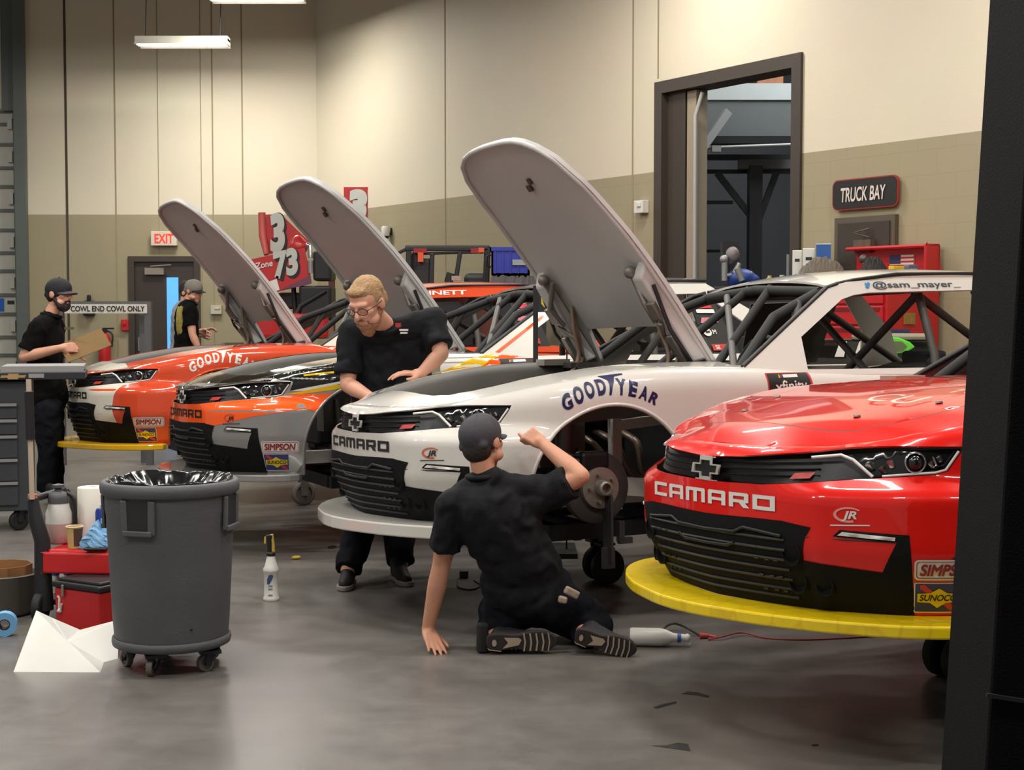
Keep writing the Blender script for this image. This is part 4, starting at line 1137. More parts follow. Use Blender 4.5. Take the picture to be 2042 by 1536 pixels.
# white letters and seams on the red hood
P = car_red
V_pk = mat('hood_letter', srgb(240, 214, 206), .3, coat=1)
lettering('hood_lettering', 'CU', lambda u, v: T(.70 + v * 1.3, .14 + u, .0025 + .006), V_pk, .10, P, bold=-.004, width=.24)
lettering('hood_lettering', 'TU', lambda u, v: T(.92 + v * 1.3, .33 + u, .0025 + .006), V_pk, .06, P, bold=-.004, width=.17)
for x, y in ((.52, .33), (.52, -.33), (.78, .46), (.78, -.46)):
    pn = MB(); pn.lathe([(.001, .008), (.012, .008), (.014, .002)], T(x, y), 12); pn.build('hood_pin', M_hub, P)
patch('paint_stripe', [[(u_x(.47), .692), (u_x(.56), .78), (u_x(.61), .84), (u_x(.612), .692)]], Sx(.002), V_blk, P, step=.03)
patch('paint_stripe', [[(uy(.86), .60), (u_x(.612), .62), (u_x(.612), .50), (uy(.86), .50)]], Sx(.002), V_blk, P, step=.03)
# silver car rear quarter seen through the white car's window
P = car_silver
both('paint_stripe', zs_line(2.85, 4.4, 14, .004) + [(u_x(4.4), .80), (u_x(2.6), .80)], V_blk, P, .002)
# ------------------------------------------------------------------ dollies under the cars
M_dol = mat('dolly_steel', srgb(44, 46, 50), .5, .4); M_dolb = mat('dolly_blue', srgb(78, 88, 100), .5, .3); M_tyre = mat('caster_rubber', srgb(28, 27, 27), .7); M_hubg = mat('caster_hub', srgb(104, 98, 92), .6)
def caster(P, loc, r=.092, w=.045, rot=0.0, m=None, fork=True):
    """wheel touching the floor with a fork above it, loc in the parent's frame at wheel centre"""
    c = Vector(loc); ax = Vector((-sin(rot), cos(rot), 0))
    M = ax.to_track_quat('Z', 'Y').to_matrix()
    f = MB()
    if fork:
        for s in (-1, 1): f.bar(c + ax * s * (w * .5 + .008), c + ax * s * (w * .5 + .008) + Vector((0.02, 0, r * 1.28)), .035, .006, ax)
        f.box(c + Vector((.02, 0, r * 1.3)), (.09, w + .03, .014))
        f.tube([c - ax * (w * .5 + .014), c + ax * (w * .5 + .014)], .010, 8)
    o = f.build('caster_fork', M_dol, P) if fork else None
    wl = MB(); wl.lathe([(r * .7, -w / 2), (r * .95, -w / 2), (r, -w * .35), (r, w * .35), (r * .95, w / 2), (r * .7, w / 2)], c, 28, M)
    wh = wl.build('caster_wheel', m or M_tyre, P)
    h = MB(); h.lathe([(.001, -w * .36), (r * .72, -w * .36), (r * .72, w * .36), (.001, w * .36)], c, 24, M); h.build('hub_disc', M_hubg if m else M_tyre, wh)
    return wh
def car_dolly(car, label, cx, cy, extra=()):
    P = empty('car_dolly', (car.location.x, car.location.y, 0), (0, 0, car.rotation_euler.z), label, 'dolly', 'steel dollies under the stock cars')
    f = MB()
    for sd in (1, -1): f.span(CV(.95, sd * .36, .36), CV(3.8, sd * .44, .44))
    for x in (.95, 1.75, 3.0, 3.75): f.span(CV(x, -.40, .36), CV(x + .08, .40, .44))
    f.build('frame', M_dol, P)
    b = MB(); b.span(CV(1.18, -.62, .33), CV(1.22, .30, .42)); b.span(CV(1.16, -.62, .42), CV(1.24, .30, .43)); b.build('cross_beam', M_dolb, P)
    u = MB()
    for sd in (1, -1):
        for x in (1.2, 3.6): u.span(CV(x, sd * .36, .43), CV(x + .08, sd * .40, .49))
    u.build('riser', M_dol, P)
    pts = [(cx, cy, .098), (cx + .02, cy - .13, .098), (3.65, .40, .09), (3.65, -.40, .09)]
    for x, y, r in pts:
        caster(P, CV(x, y, r), r, .05)
        p = MB(); p.span(CV(x - .04, y - .03, r * 2.2), CV(x + .0, y + .03, .37)); p.build('caster_post', M_dol, P)
    return P
car_dolly(car_red, 'dark steel car dolly under the red stock car', 1.43, -.11)
car_dolly(car_white, 'dark steel car dolly under the white stock car', 1.63, -.12)
car_dolly(car_silver, 'dark steel car dolly under the silver stock car', 1.63, -.12)
car_dolly(car_orange, 'dark steel car dolly under the orange stock car', 1.2, -.2)
q = on_floor(605, 1008)
P = empty('caster_stand', (q.x, q.y, 0), (0, 0, R(207)), 'grey spoked caster wheel on an upright leg beside the silver car nose', 'caster')
caster(P, (0, 0, .092), .092, .05, 0, mat('caster_grey', srgb(118, 110, 104), .6), False)
l = MB(); l.span((-.028, .03, .08), (.028, .042, .55)); l.span((-.03, -.045, .42), (.03, .045, .50)); l.span((-.028, -.042, .08), (.028, -.03, .5)); l.build('upright_leg', M_hubg, P)
# ------------------------------------------------------------------ people
def V(*a): return Vector(a)
class Blob:
    def __init__(s): s.m = MB()
    def cap(s, a, b, ra, rb=None, e0=True, e1=True, n=16):
        rb = ra if rb is None else rb
        s.m.tube([a, b], [ra, rb], n)
        if e0: s.m.ball(a, ra, n, 8)
        if e1: s.m.ball(b, rb, n, 8)
        return s
    def chain(s, pts, rs, e0=True, e1=True):
        for i in range(len(pts) - 1):
            s.cap(pts[i], pts[i + 1], rs[i], rs[i + 1], e0 if i == 0 else True, e1 if i == len(pts) - 2 else True)
        return s
    def ell(s, c, r, M=None, n=20, m=12): s.m.ball(c, r, n, m, M); return s
    def build(s, name, mats, parent, voxel=.008, smooth=4, disp=0.0, dscale=.12, inv=None):
        me = s.m.mesh(name, weld=False)
        if inv is not None: me.transform(inv)
        o = bpy.data.objects.new('tmp', me); COL.objects.link(o)
        r = o.modifiers.new('r', 'REMESH'); r.mode = 'VOXEL'; r.voxel_size = voxel; r.use_smooth_shade = True
        sm = o.modifiers.new('s', 'SMOOTH'); sm.iterations = smooth; sm.factor = .5
        if disp:
            t = bpy.data.textures.new('fold', 'WOOD' if dscale > .08 else 'CLOUDS'); t.noise_scale = dscale
            
            if t.type == 'WOOD': t.wood_type = 'BANDNOISE'; t.turbulence = 7; t.noise_scale = .085
            else: t.noise_depth = 2
            d = o.modifiers.new('d', 'DISPLACE'); d.texture = t; d.strength = disp; d.mid_level = .5; d.texture_coords = 'LOCAL'
        dg = bpy.context.evaluated_depsgraph_get()
        me2 = bpy.data.meshes.new_from_object(o.evaluated_get(dg)); me2.name = name
        bpy.data.objects.remove(o)
        me2.materials.clear()
        me2.polygons.foreach_set('use_smooth', [True] * len(me2.polygons))
        return link(name, me2, mats, parent)

def frame(fwd, up):
    """columns: right, forward, up"""
    f = Vector(fwd).normalized(); u = Vector(up); r = f.cross(u).normalized(); u = r.cross(f)
    return Matrix((r, f, u)).transposed()
def head_prims(B, c, M, k=1.0):
    p = lambda x, y, z: Vector(c) + M @ (Vector((x, y, z)) * k)
    E = lambda ctr, r: B.ell(p(*ctr), tuple(q * k for q in r), M)
    E((0, -.012, .035), (.077, .097, .088)); E((0, .03, -.03), (.062, .064, .075)); E((0, .03, -.065), (.050, .056, .045))
    B.cap(p(0, .062, -.098), p(0, .066, -.09), .022 * k)
    for s in (-1, 1):
        B.cap(p(s * .012, .086, .036), p(s * .042, .074, .034), .013 * k, .011 * k)
        E((s * .042, .060, -.012), (.024, .022, .022)); E((s * .078, -.008, -.002), (.011, .024, .034)); E((s * .050, .03, -.06), (.02, .045, .026))
    B.cap(p(0, .088, .022), p(0, .112, -.016), .010 * k, .014 * k)
    for s in (-1, 1): B.cap(p(s * .012, .098, -.022), p(s * .010, .094, -.02), .009 * k)
    B.cap(p(-.020, .083, -.052), p(.020, .083, -.052), .008 * k); B.cap(p(-.017, .082, -.064), p(.017, .082, -.064), .008 * k)
def eyes(P, c, M, k, inv, closed=False):
    if closed: return
    for s in (-1, 1):
        e = MB(); e.ball(inv @ (Vector(c) + M @ (Vector((s * .031, .0755, .012)) * k)), .0125 * k, 12, 8)
        ob = e.build('eye', mat('eye_white', srgb(215, 205, 195), .3), P)
        e = MB(); e.ball(inv @ (Vector(c) + M @ (Vector((s * .031, .0825, .010)) * k)), .0068 * k, 10, 6)
        e.build('iris', mat('eye_dark', srgb(52, 40, 34), .3), ob)
def hand_prims(B, w, fdir, back, side, curl=(20, 25, 20), k=1.0, thumb=35, spread=4):
    """w wrist point, fdir finger direction, back = normal of the back of the hand, side=+1 if the thumb lies on fdir x back side"""
    f = Vector(fdir).normalized(); b = Vector(back); b = (b - f * b.dot(f)).normalized(); t = f.cross(b) * side
    p = lambda x, y, z: Vector(w) + (t * x + f * y + b * z) * k
    B.cap(p(0, -.01, 0), p(0, .02, 0), .026 * k, .028 * k)
    L = (.043, .048, .045, .034)
    for i in range(4):
        x0 = .030 - .0195 * i
        B.cap(p(x0 * .7, .015, 0), p(x0, .088 - .004 * abs(i - 1), .002), .014 * k, .0115 * k)
        q = p(x0, .088 - .004 * abs(i - 1), .002); a = 0
        sp = R(spread * (1.3 - i)); d0 = f * cos(sp) + t * sin(sp)
        for j, l in enumerate((L[i], L[i] * .62, L[i] * .5)):
            a += R(curl[j] * (1 + .12 * i)); d = d0 * cos(a) - b * sin(a)
            q2 = q + d * l * k; B.cap(q, q2, (.0098 - .0010 * j) * k, (.0090 - .0011 * j) * k, n=10); q = q2
    ta = R(thumb); d = t * sin(ta + .35) + f * cos(ta + .35)
    q = p(.018, .022, -.006); q1 = q + (d * .042 - b * .008) * k; B.cap(q, q1, .016 * k, .0125 * k)
    d2 = t * sin(ta) + f * cos(ta); q2 = q1 + (d2 * .032 - b * .004) * k; q3 = q2 + (d2 * .6 + f * .4) * .026 * k
    B.cap(q1, q2, .0115 * k, .0105 * k); B.cap(q2, q3, .0102 * k, .0085 * k)
def shoe(P, inv, heel, toe, up, m_upper, m_sole, k=1.0, sole_detail=False, name='shoe'):
    f = (Vector(toe) - Vector(heel)); L = f.length; f.normalize(); u = Vector(up); u = (u - f * u.dot(f)).normalized(); s = f.cross(u)
    p = lambda a, b, c: Vector(heel) + f * (a * L) + s * b + u * c
    B = Blob()
    B.cap(p(.14, 0, .045), p(.5, 0, .040), .038, .040); B.cap(p(.5, 0, .038), p(.86, .004, .028), .042, .030); B.cap(p(.16, 0, .05), p(.20, 0, .10), .040, .044); B.cap(p(.55, 0, .05), p(.30, 0, .085), .036, .04)
    B.cap(p(.62, .016, .03), p(.88, .012, .024), .028, .022); B.cap(p(.62, -.016, .03), p(.86, -.012, .024), .028, .022)
    o = B.build(name, m_upper, P, .008, 4, inv=inv)
    out = [(-.02, .0), (.02, .034), (.2, .040), (.42, .034), (.62, .046), (.8, .048), (.94, .034), (1.02, .008), (1.0, -.018), (.88, -.040), (.62, -.044), (.4, -.032), (.2, -.038), (.03, -.034)]
    c = catmull([Vector((a, b, 0)) for a, b in out], 4, True)
    S_ = MB(); S_.prism([(v.x, v.y) for v in c], lambda a, b, w: inv @ p(a, b, -.004 + w), .026); so = S_.build('sole', m_sole, o, bevel=.006)
    if sole_detail:
        g = MB(); mk = lambda a, b, w: inv @ p(a, b, -.009 - w * .001)
        for a0, a1 in ((.52, .545), (.61, .635), (.70, .725), (.79, .815), (.88, .90)):
            g.prism([(a0, -.040), (a1, -.040), (a1 + .02, .0), (a1, .042), (a0, .042), (a0 + .02, 0)], lambda a, b, w: mk(a, b, -w), .006)
        g.prism([(.22, -.026), (.46, -.012), (.5, .012), (.46, .022), (.24, .024), (.3, .0)], lambda a, b, w: mk(a, b, -w), .006)
        g.prism([(.1 + .035 * cos(t), .016 * sin(t)) for t in [2 * pi * i / 14 for i in range(14)]], lambda a, b, w: mk(a, b, -w), .006)
        g.prism([(-.01, -.02), (.02, -.033), (.2, -.040), (.2, -.036), (.03, -.028)], lambda a, b, w: mk(a, b, -w), .006)
        g.build('tread_band', mat('tread_tan', srgb(176, 160, 140), .7), so)
        h = MB()
        for a in (.34, .4): h.prism([(a, -.034), (a + .03, -.034), (a + .03, -.018), (a, -.018)], lambda a, b, w: mk(a, b, -w), .006)
        h.build('tread_block', m_upper, so)
    return o
def cap_hat(P, inv, c, M, m, k=1.0, m_brim=None, back=False):
    p = lambda x, y, z: Vector(c) + M @ (Vector((x, y, z)) * k)
    B = Blob(); B.ell(p(0, -.012, .044), (.090 * k, .110 * k, .092 * k), M); B.ell(p(0, .0, .052), (.087 * k, .102 * k, .088 * k), M)
    B.cap(p(-.05, -.075, .0), p(.05, -.075, .0), .024 * k)
    o = B.build('cap', m, P, .007, 5, inv=inv)
    br = MB(); n = 14; vs = []; fs = []
    for i in range(n + 1):
        a = -1 + 2 * i / n
        for j in range(5):
            t = j / 4
            x = a * (.078 + .002 * t); y0 = .085 * sqrt(max(0, 1 - (a * .9) ** 2)) ; y = y0 + t * .075 * (1 - .25 * a * a) * sqrt(max(.02, 1 - a ** 4))
            z = .042 - .020 * a * a - .012 * t
            vs.append(inv @ p(x, y, z))
    for i in range(n):
        for j in range(4): fs.append((i * 5 + j, i * 5 + j + 1, i * 5 + j + 6, i * 5 + j + 5))
    br.add(vs, fs, True); b = br.build('brim', m_brim or m, o)
    md = b.modifiers.new('s', 'SOLIDIFY'); md.thickness = .006
    bt = MB(); bt.ball(inv @ p(0, -.008, .139), .008, 10, 6); bt.build('button', m, o)
    sm = MB()
    for a in range(3):
        th = pi * a / 3
        sm.tube([inv @ p(.0885 * sin(t) * cos(th), -.009 + .1085 * sin(t) * sin(th), .046 + .0915 * cos(t)) for t in [R(-84 + 14 * i) for i in range(13)]], .0014, 5)
    sm.build('seam', m, o)
    return o

SK = mat('skin', srgb(206, 150, 122), .5, noise=.08, scale=14, spec=.4, bump=.08, bscale=160)
SK2 = mat('skin_fair', srgb(214, 158, 132), .5, noise=.09, scale=12, spec=.4, bump=.08, bscale=160)
M_poloB = mat('polo_black', srgb(21, 22, 26), .8, noise=.15, scale=30, bump=.35, bscale=14, spec=.25)
M_trous = mat('trousers_navy', srgb(22, 24, 30), .85, noise=.15, scale=20, bump=.4, bscale=12, spec=.12)
M_teeB = mat('tee_black', srgb(15, 14, 14), .9, noise=.12, scale=30, bump=.3, bscale=12, spec=.12)
M_teeG = mat('tee_grey', srgb(150, 152, 156), .85, noise=.08, bump=.2, bscale=12)
M_capC = mat('cap_charcoal', srgb(66, 64, 70), .85, noise=.15, scale=40, bump=.15, bscale=200)
M_capK = mat('cap_black', srgb(26, 26, 32), .8)
M_shoeB = mat('shoe_black', srgb(28, 27, 28), .7)
M_soleG = mat('sole_grey', srgb(140, 132, 124), .7)
M_soleD = mat('sole_dark', srgb(46, 40, 38), .75)
M_hairB = mat('hair_blond', srgb(176, 140, 100), .75, noise=.3, scale=60, bump=.6, bscale=120)
M_beard = mat('beard_ginger', srgb(158, 108, 78), .8, noise=.3, scale=60, bump=.6, bscale=140)
M_hairD = mat('hair_dark', srgb(44, 34, 30), .8, noise=.3, scale=60, bump=.5, bscale=120)

def person(label, base, J, head, skin, shirt, trousers, arms, k=1.0, belly=.0, sleeve=.55, hem=None, disp=.012, closed=False):
    """J: joints in world space; head=(centre, forward, up, scale); arms: per side (shoulder, elbow, wrist, hand dir, back normal, thumb side, curl)"""
    P = empty('person', base, (0, 0, 0), label, 'person')
    inv = Matrix.Translation(-Vector(base))
    hc, hf, hu, hk = head; M = frame(hf, hu)
    B = Blob()
    head_prims(B, hc, M, hk)
    nb = J['neck']; nt = Vector(hc) + M @ (Vector((0, -.025, -.075)) * hk)
    B.cap(nb, nt, .056 * k, .052 * k); nbl = Vector(nb) + (Vector(J['chest']) - Vector(nb)).normalized() * .045; B.cap(nbl, nb, .056 * k, .052 * k)
    tr = [J['chest'], J['waist'], J['pelvis']]
    B.chain(tr, [.12 * k, .11 * k, .12 * k])
    for s in ('L', 'R'):
        sh, el, wr, fd, bk, ts, cu = arms[s]
        B.cap(nbl, sh, .036 * k, .05 * k)
        mid = Vector(sh).lerp(Vector(el), .45); B.chain([sh, mid, el], [.056 * k, .052 * k, .041 * k])
        m2 = Vector(el).lerp(Vector(wr), .3); B.chain([el, m2, wr], [.041 * k, .044 * k, .028 * k])
        hand_prims(B, wr, fd, bk, ts, cu[:3], k * 1.0, cu[3] if len(cu) > 3 else 35)
        hp, kn, an = J['hip' + s], J['knee' + s], J['ankle' + s]
        B.chain([hp, kn, an], [.08 * k, .055 * k, .04 * k])
    if closed:
        for s in (-1, 1): B.ell(Vector(hc) + M @ (Vector((s * .031, .074, .011)) * hk), (.017 * hk, .012 * hk, .011 * hk), M)
    B.build('body', skin, P, .0065, 3, inv=inv)
    eyes(P, hc, M, hk, inv, closed)
    # shirt
    if shirt:
        m_s, cw, ch, hemr = shirt
        S1 = Blob()
        ax = (Vector(arms['R'][0]) - Vector(arms['L'][0])).normalized()
        upv = (Vector(nb) - Vector(J['pelvis'])).normalized()
        fw = upv.cross(ax); Mt = Matrix((ax, fw, upv)).transposed()
        c, w, pv = Vector(J['chest']), Vector(J['waist']), Vector(J['pelvis'])
        S1.ell(c, (cw * k, .135 * k, .21 * k), Mt); S1.ell(c.lerp(w, .5), (cw * .97 * k, .135 * k + belly * .6, .2 * k), Mt); S1.ell(w, (cw * .95 * k, .135 * k + belly, .2 * k), Mt)
        S1.ell(w.lerp(pv, .75), (ch * k, .150 * k + belly * .7, hemr * k), Mt)
        S1.cap(Vector(nb) - upv * .015, Vector(nb) + upv * .012, .078 * k, .068 * k, True, False)
        for s in ('L', 'R'):
            sh, el = Vector(arms[s][0]), Vector(arms[s][1])
            S1.cap(Vector(nb) - upv * .028, sh, .068 * k, .080 * k); S1.cap(c, sh, .10 * k, .074 * k)
            S1.cap(sh, sh.lerp(el, sleeve), .078 * k, .074 * k, True, False)
            S1.cap(sh.lerp(el, sleeve * .6), sh.lerp(el, sleeve), .074 * k, .078 * k, True, False)
        S1.build('shirt', m_s, P, .009, 5, disp * .8, .10, inv=inv)
        col = MB()
        cp = [Vector(nb) + Mt @ Vector((.074 * k * cos(t), .074 * k * sin(t) + .01, .012 + .012 * cos(t * 1.0 + pi / 2))) for t in [2 * pi * i / 24 for i in range(24)]]
        col.tube([inv @ q for q in cp], .013 * k, 8, closed=True); col.build('collar', m_s, P)
    if trousers:
        T1 = Blob(); m_t, tw = trousers
        for s in ('L', 'R'):
            hp, kn, an = Vector(J['hip' + s]), Vector(J['knee' + s]), Vector(J['ankle' + s])
            T1.cap(Vector(J['pelvis']), hp, .13 * k, .115 * k); T1.chain([hp, hp.lerp(kn, .5), kn], [.115 * k, .105 * k * tw, .082 * k * tw]); T1.chain([kn, kn.lerp(an, .35), an], [.080 * k * tw, .080 * k * tw, .068 * k * tw], True, False)
        T1.build('trousers', m_t, P, .010, 5, disp * .8, .11, inv=inv)
    return P, inv, M

# ---- kneeling mechanic in front of the white car
a = at
base = on_floor(1060, 1300); base.z = 0
J = dict(neck=a(968, 955, 6.58), chest=a(990, 1040, 6.60), waist=a(1035, 1120, 6.66), pelvis=a(1062, 1195, 6.74),
         hipL=a(1010, 1215, 6.74), hipR=a(1120, 1212, 6.74), kneeL=a(990, 1238, 7.06), kneeR=a(1188, 1246, 6.92),
         ankleL=a(985, 1272, 6.64), ankleR=a(1165, 1262, 6.66))
arms = dict(L=(a(903, 1008, 6.54), a(880, 1128, 6.62), a(853, 1256, 6.70), V(.30, -.80, -.42), V(-.1, .3, 1), -1, (-2, 6, 6, 25)),
            R=(a(1092, 985, 6.66), a(1158, 950, 6.60), a(1083, 886, 6.74), V(-.80, .25, .55), V(-.25, -.65, .6), -1, (72, 88, 60, -8)))
P, inv, M = person('person kneeling on the floor in charcoal cap and black polo, rubbing the white fender', base, J,
                   (a(962, 884, 6.60), V(.50, .82, .02), V(-.08, .12, 1), 1.0), SK, (M_poloB, .20, .215, .20), (M_trous, 1.05), arms, sleeve=.72, disp=.015)
cap_hat(P, inv, a(962, 886, 6.60), frame(V(.50, .82, .02), V(-.08, .12, 1)), M_capC)
hr = Blob(); hc = a(962, 884, 6.60); Mh = frame(V(.50, .82, .02), V(-.08, .12, 1))
hr.ell(hc + Mh @ V(0, -.05, -.02), (.070, .058, .065), Mh); hr.build('hair', M_hairD, P, .007, 4, inv=inv)
shoe(P, inv, a(972, 1282, 6.55), a(1108, 1279, 6.56), V(.0, 1, .12), M_shoeB, M_soleD, sole_detail=True)
shoe(P, inv, a(1148, 1268, 6.55), a(1266, 1298, 6.50), V(.05, 1, .22), M_shoeB, M_soleD, sole_detail=True)
x = MB(); x.box(inv @ a(962, 1272, 6.60), (.045, .05, .13), (0, .05, .3)); x.build('belt_pouch', M_shoeB, P, bevel=.01)
x = MB(); x.box(inv @ a(1140, 1182, 6.58), (.07, .03, .035), (0, .5, .3)); x.box(inv @ a(1122, 1196, 6.57), (.04, .03, .03), (0, .2, .1)); x.build('pocket_tools', mat('tool_tan', srgb(168, 150, 132), .6, noise=.3, scale=40), P, bevel=.008)

# ---- bearded man leaning over the white car's far fender
base = V(-.84, 8.32, 0)
hc = a(733, 606, 8.36); hf, hu = V(-.42, -.78, -.50), V(-.26, -.42, .86)
J = dict(neck=a(772, 655, 8.54), chest=a(778, 720, 8.66), waist=a(778, 800, 8.74), pelvis=a(772, 872, 8.72),
         hipL=a(800, 880, 8.72), hipR=a(735, 880, 8.70), kneeL=a(795, 1040, 8.52), kneeR=a(722, 1035, 8.42), ankleL=V(-.625, 8.40, .09), ankleR=V(-.90, 8.20, .09))
arms = dict(L=(a(862, 640, 8.62), a(880, 706, 8.50), a(838, 746, 8.44), V(-.85, -.35, .06), V(.0, -.15, 1), -1, (10, 16, 12)),
            R=(a(702, 665, 8.58), a(693, 768, 8.50), a(738, 792, 8.30), V(.8, -.5, -.1), V(0, 0, 1), 1, (15, 20, 15)))
P, inv, M = person('person with blond hair, ginger beard and glasses in black polo, leaning over the white car', base, J,
                   (hc, hf, hu, 1.14), SK2, (M_poloB, .235, .22, .2), (M_trous, 1.05), arms, k=1.06, belly=.05, sleeve=.80, disp=.014, closed=True)
Mh = frame(hf, hu); kk = 1.14
pp = lambda x, y, z: hc + Mh @ (V(x, y, z) * kk)
hr = Blob(); hr.ell(pp(0, -.022, .052), (.081 * kk, .097 * kk, .083 * kk), Mh); hr.ell(pp(0, -.06, .0), (.076 * kk, .056 * kk, .075 * kk), Mh); hr.ell(pp(.005, .050, .095), (.055 * kk, .036 * kk, .022 * kk), Mh)
for s in (-1, 1): hr.ell(pp(s * .068, -.01, .03), (.016 * kk, .035 * kk, .04 * kk), Mh)
hr.build('hair', M_hairB, P, .007, 3, .010, .03, inv=inv)
bd = Blob(); bd.ell(pp(0, .048, -.088), (.052 * kk, .046 * kk, .040 * kk), Mh); bd.ell(pp(0, .064, -.112), (.038 * kk, .030 * kk, .034 * kk), Mh)
for s in (-1, 1): bd.cap(pp(s * .060, .0, -.035), pp(s * .044, .05, -.085), .018 * kk, .022 * kk); bd.cap(pp(0, .092, -.042), pp(s * .03, .078, -.052), .007 * kk, .008 * kk)
bd.build('beard', M_beard, P, .007, 3, .008, .02, inv=inv)
gl = MB()
for s in (-1, 1):
    gl.tube([inv @ pp(s * .034 + .025 * cos(t), .102 - .004 * cos(t) * s, .010 + .018 * sin(t)) for t in [2 * pi * i / 20 for i in range(20)]], .0024, 6, closed=True)
    gl.tube([inv @ pp(s * .060, .098, .014), inv @ pp(s * .085, .05, .016), inv @ pp(s * .086, -.005, .014)], .0022, 6)
gl.tube([inv @ pp(-.010, .106, .014), inv @ pp(.010, .106, .014)], .0022, 6)
gl.build('glasses', M_black, P)
lg = MB(); q = inv @ a(797, 652, 8.42); lg.box(q + V(-.01, .02, .01), (.03, .01, .022)); lg.build('shirt_mark', M_badge, P)
lg = MB(); lg.box(q + V(.022, .02, -.018), (.05, .01, .010)); lg.box(q + V(.022, .02, -.034), (.04, .01, .009)); lg.build('shirt_text', M_white, P)
shoe(P, inv, V(-.90, 8.30, .006), V(-.905, 8.03, .006), V(0, 0, 1), M_shoeB, M_soleG)
shoe(P, inv, V(-.66, 8.42, .006), V(-.565, 8.17, .006), V(0, 0, 1), M_shoeB, M_soleG)

# ---- man with cap and cardboard at the left
YL = 11.75
base = on_floor(100, 998); base.z = 0
J = dict(neck=a(100, 632, YL), chest=a(90, 680, YL), waist=a(90, 742, YL), pelvis=a(96, 800, YL),
         hipL=a(98, 815, YL + .09), hipR=a(96, 815, YL - .09), kneeL=a(104, 902, YL + .06), kneeR=a(96, 902, YL - .10), ankleL=a(112, 978, YL + .08), ankleR=a(92, 980, YL - .10))
arms = dict(R=(a(76, 655, YL - .20), a(48, 712, YL - .24), a(122, 694, YL - .30), V(.95, .1, .05), V(-.1, -1, .15), 1, (45, 50, 30)),
            L=(a(112, 655, YL + .20), a(100, 715, YL + .20), a(150, 700, YL + .02), V(.9, -.4, .05), V(.2, .8, .3), -1, (45, 50, 30)))
hc = a(118, 587, YL)
P, inv, M = person('person in black cap and black T-shirt holding brown cardboard behind the tool chest', base, J,
                   (hc, V(.93, -.36, -.06), V(0.05, 0, 1), 1.02), SK2, (M_teeB, .20, .19, .2), (M_trous, 1.0), arms, belly=.01, sleeve=.78)
Mh = frame(V(.93, -.36, -.06), V(0.05, 0, 1))
cap_hat(P, inv, hc + V(0, 0, -.010), Mh, M_capK, 1.0, mat('brim_camo', srgb(70, 66, 74), .8, noise=.5, scale=40))
pp = lambda x, y, z: hc + Mh @ (V(x, y, z) * 1.02)
hr = Blob(); hr.ell(pp(0, -.045, -.0), (.078, .062, .078), Mh); hr.build('hair', M_hairD, P, .008, 3, inv=inv)
bd = Blob(); bd.ell(pp(0, .045, -.088), (.055, .052, .046), Mh)
for s in (-1, 1): bd.cap(pp(s * .062, .0, -.03), pp(s * .046, .05, -.085), .018, .026); bd.cap(pp(0, .094, -.044), pp(s * .03, .08, -.052), .008, .009)
bd.build('beard', M_hairD, P, .008, 3, .008, .02, inv=inv)
x = MB(); x.box(inv @ a(138, 655, YL - .25), (.07, .012, .02)); x.build('shirt_print', mat('print_brown', srgb(96, 78, 60), .8), P)
shoe(P, inv, a(84, 990, YL - .10) * 1, a(128, 993, YL - .22), V(0, 0, 1), M_shoeB, M_soleG)
shoe(P, inv, a(98, 990, YL + .10) * 1, a(140, 990, YL + .0), V(0, 0, 1), M_shoeB, M_soleG)
x = MB(); qa, qb = a(126, 706, YL - .30), a(212, 672, YL - .12)
x.bar(qa, qb, .17, .008, (0, -1, .45)); x.build('cardboard_sheet', mat('cardboard', srgb(128, 102, 64), .85, noise=.12, scale=10), None, label='brown sheet of cardboard held by the capped man at left', cat='cardboard', bevel=.002)

# ---- two men by the back door
YB = 16.8
base = on_floor(375, 615 + 1525 * 3 / YB * 1); base.z = 0
def standing(Y, px, dy=0):
    return dict(neck=a(px - 3, 607 + dy, Y), chest=a(px - 8, 635 + dy, Y), waist=a(px - 8, 672 + dy, Y), pelvis=a(px - 6, 705 + dy, Y),
                hipL=a(px - 8, 712 + dy, Y + .09), hipR=a(px - 4, 712 + dy, Y - .09), kneeL=a(px - 6, 790 + dy, Y + .1), kneeR=a(px - 2, 790 + dy, Y - .1),
                ankleL=V(*(a(px - 8, 870, Y + .1)[:2]), .08), ankleR=V(*(a(px - 2, 870, Y - .1)[:2]), .08))
J = standing(YB, 380)
arms = dict(R=(a(378, 622, YB - .19), a(384, 668, YB - .22), a(398, 700, YB - .2), V(.3, 0, -1), V(0, -1, 0), 1, (20, 25, 20)),
            L=(a(372, 622, YB + .19), a(378, 668, YB + .22), a(398, 662, YB + .1), V(.9, -.3, .1), V(0, .6, .8), -1, (20, 25, 20)))
hc = a(386, 580, YB)
P, inv, M = person('person in grey cap and black T-shirt with yellow back print, near the back door', base, J,
                   (hc, V(.80, -.42, -.22), V(.1, -.1, 1), 1.02), SK2, (M_teeB, .20, .19, .2), (M_trous, 1.0), arms, sleeve=.62)
cap_hat(P, inv, hc + V(0, 0, -.01), frame(V(.80, -.42, -.22), V(.1, -.1, 1)), mat('cap_grey', srgb(128, 122, 112), .8), 1.0, M_capK)
x = Blob(); x.ell(a(357, 642, YB - .08), (.022, .12, .18)); x.ell(a(362, 640, YB - .14), (.05, .05, .17)); x.build('back_print', mat('print_yellow', srgb(150, 138, 66), .8, noise=.6, scale=26), P, .01, 2, inv=inv)
shoe(P, inv, V(*J['ankleR'][:2], .006) - V(.08, 0, 0), V(*J['ankleR'][:2], .006) + V(.2, 0, 0), V(0, 0, 1), M_shoeB, M_soleG)
shoe(P, inv, V(*J['ankleL'][:2], .006) - V(.08, 0, 0), V(*J['ankleL'][:2], .006) + V(.2, 0, 0), V(0, 0, 1), M_shoeB, M_soleG)
YC = 17.4
J = standing(YC, 372, 0); base = V(J['ankleR'].x, YC, 0)
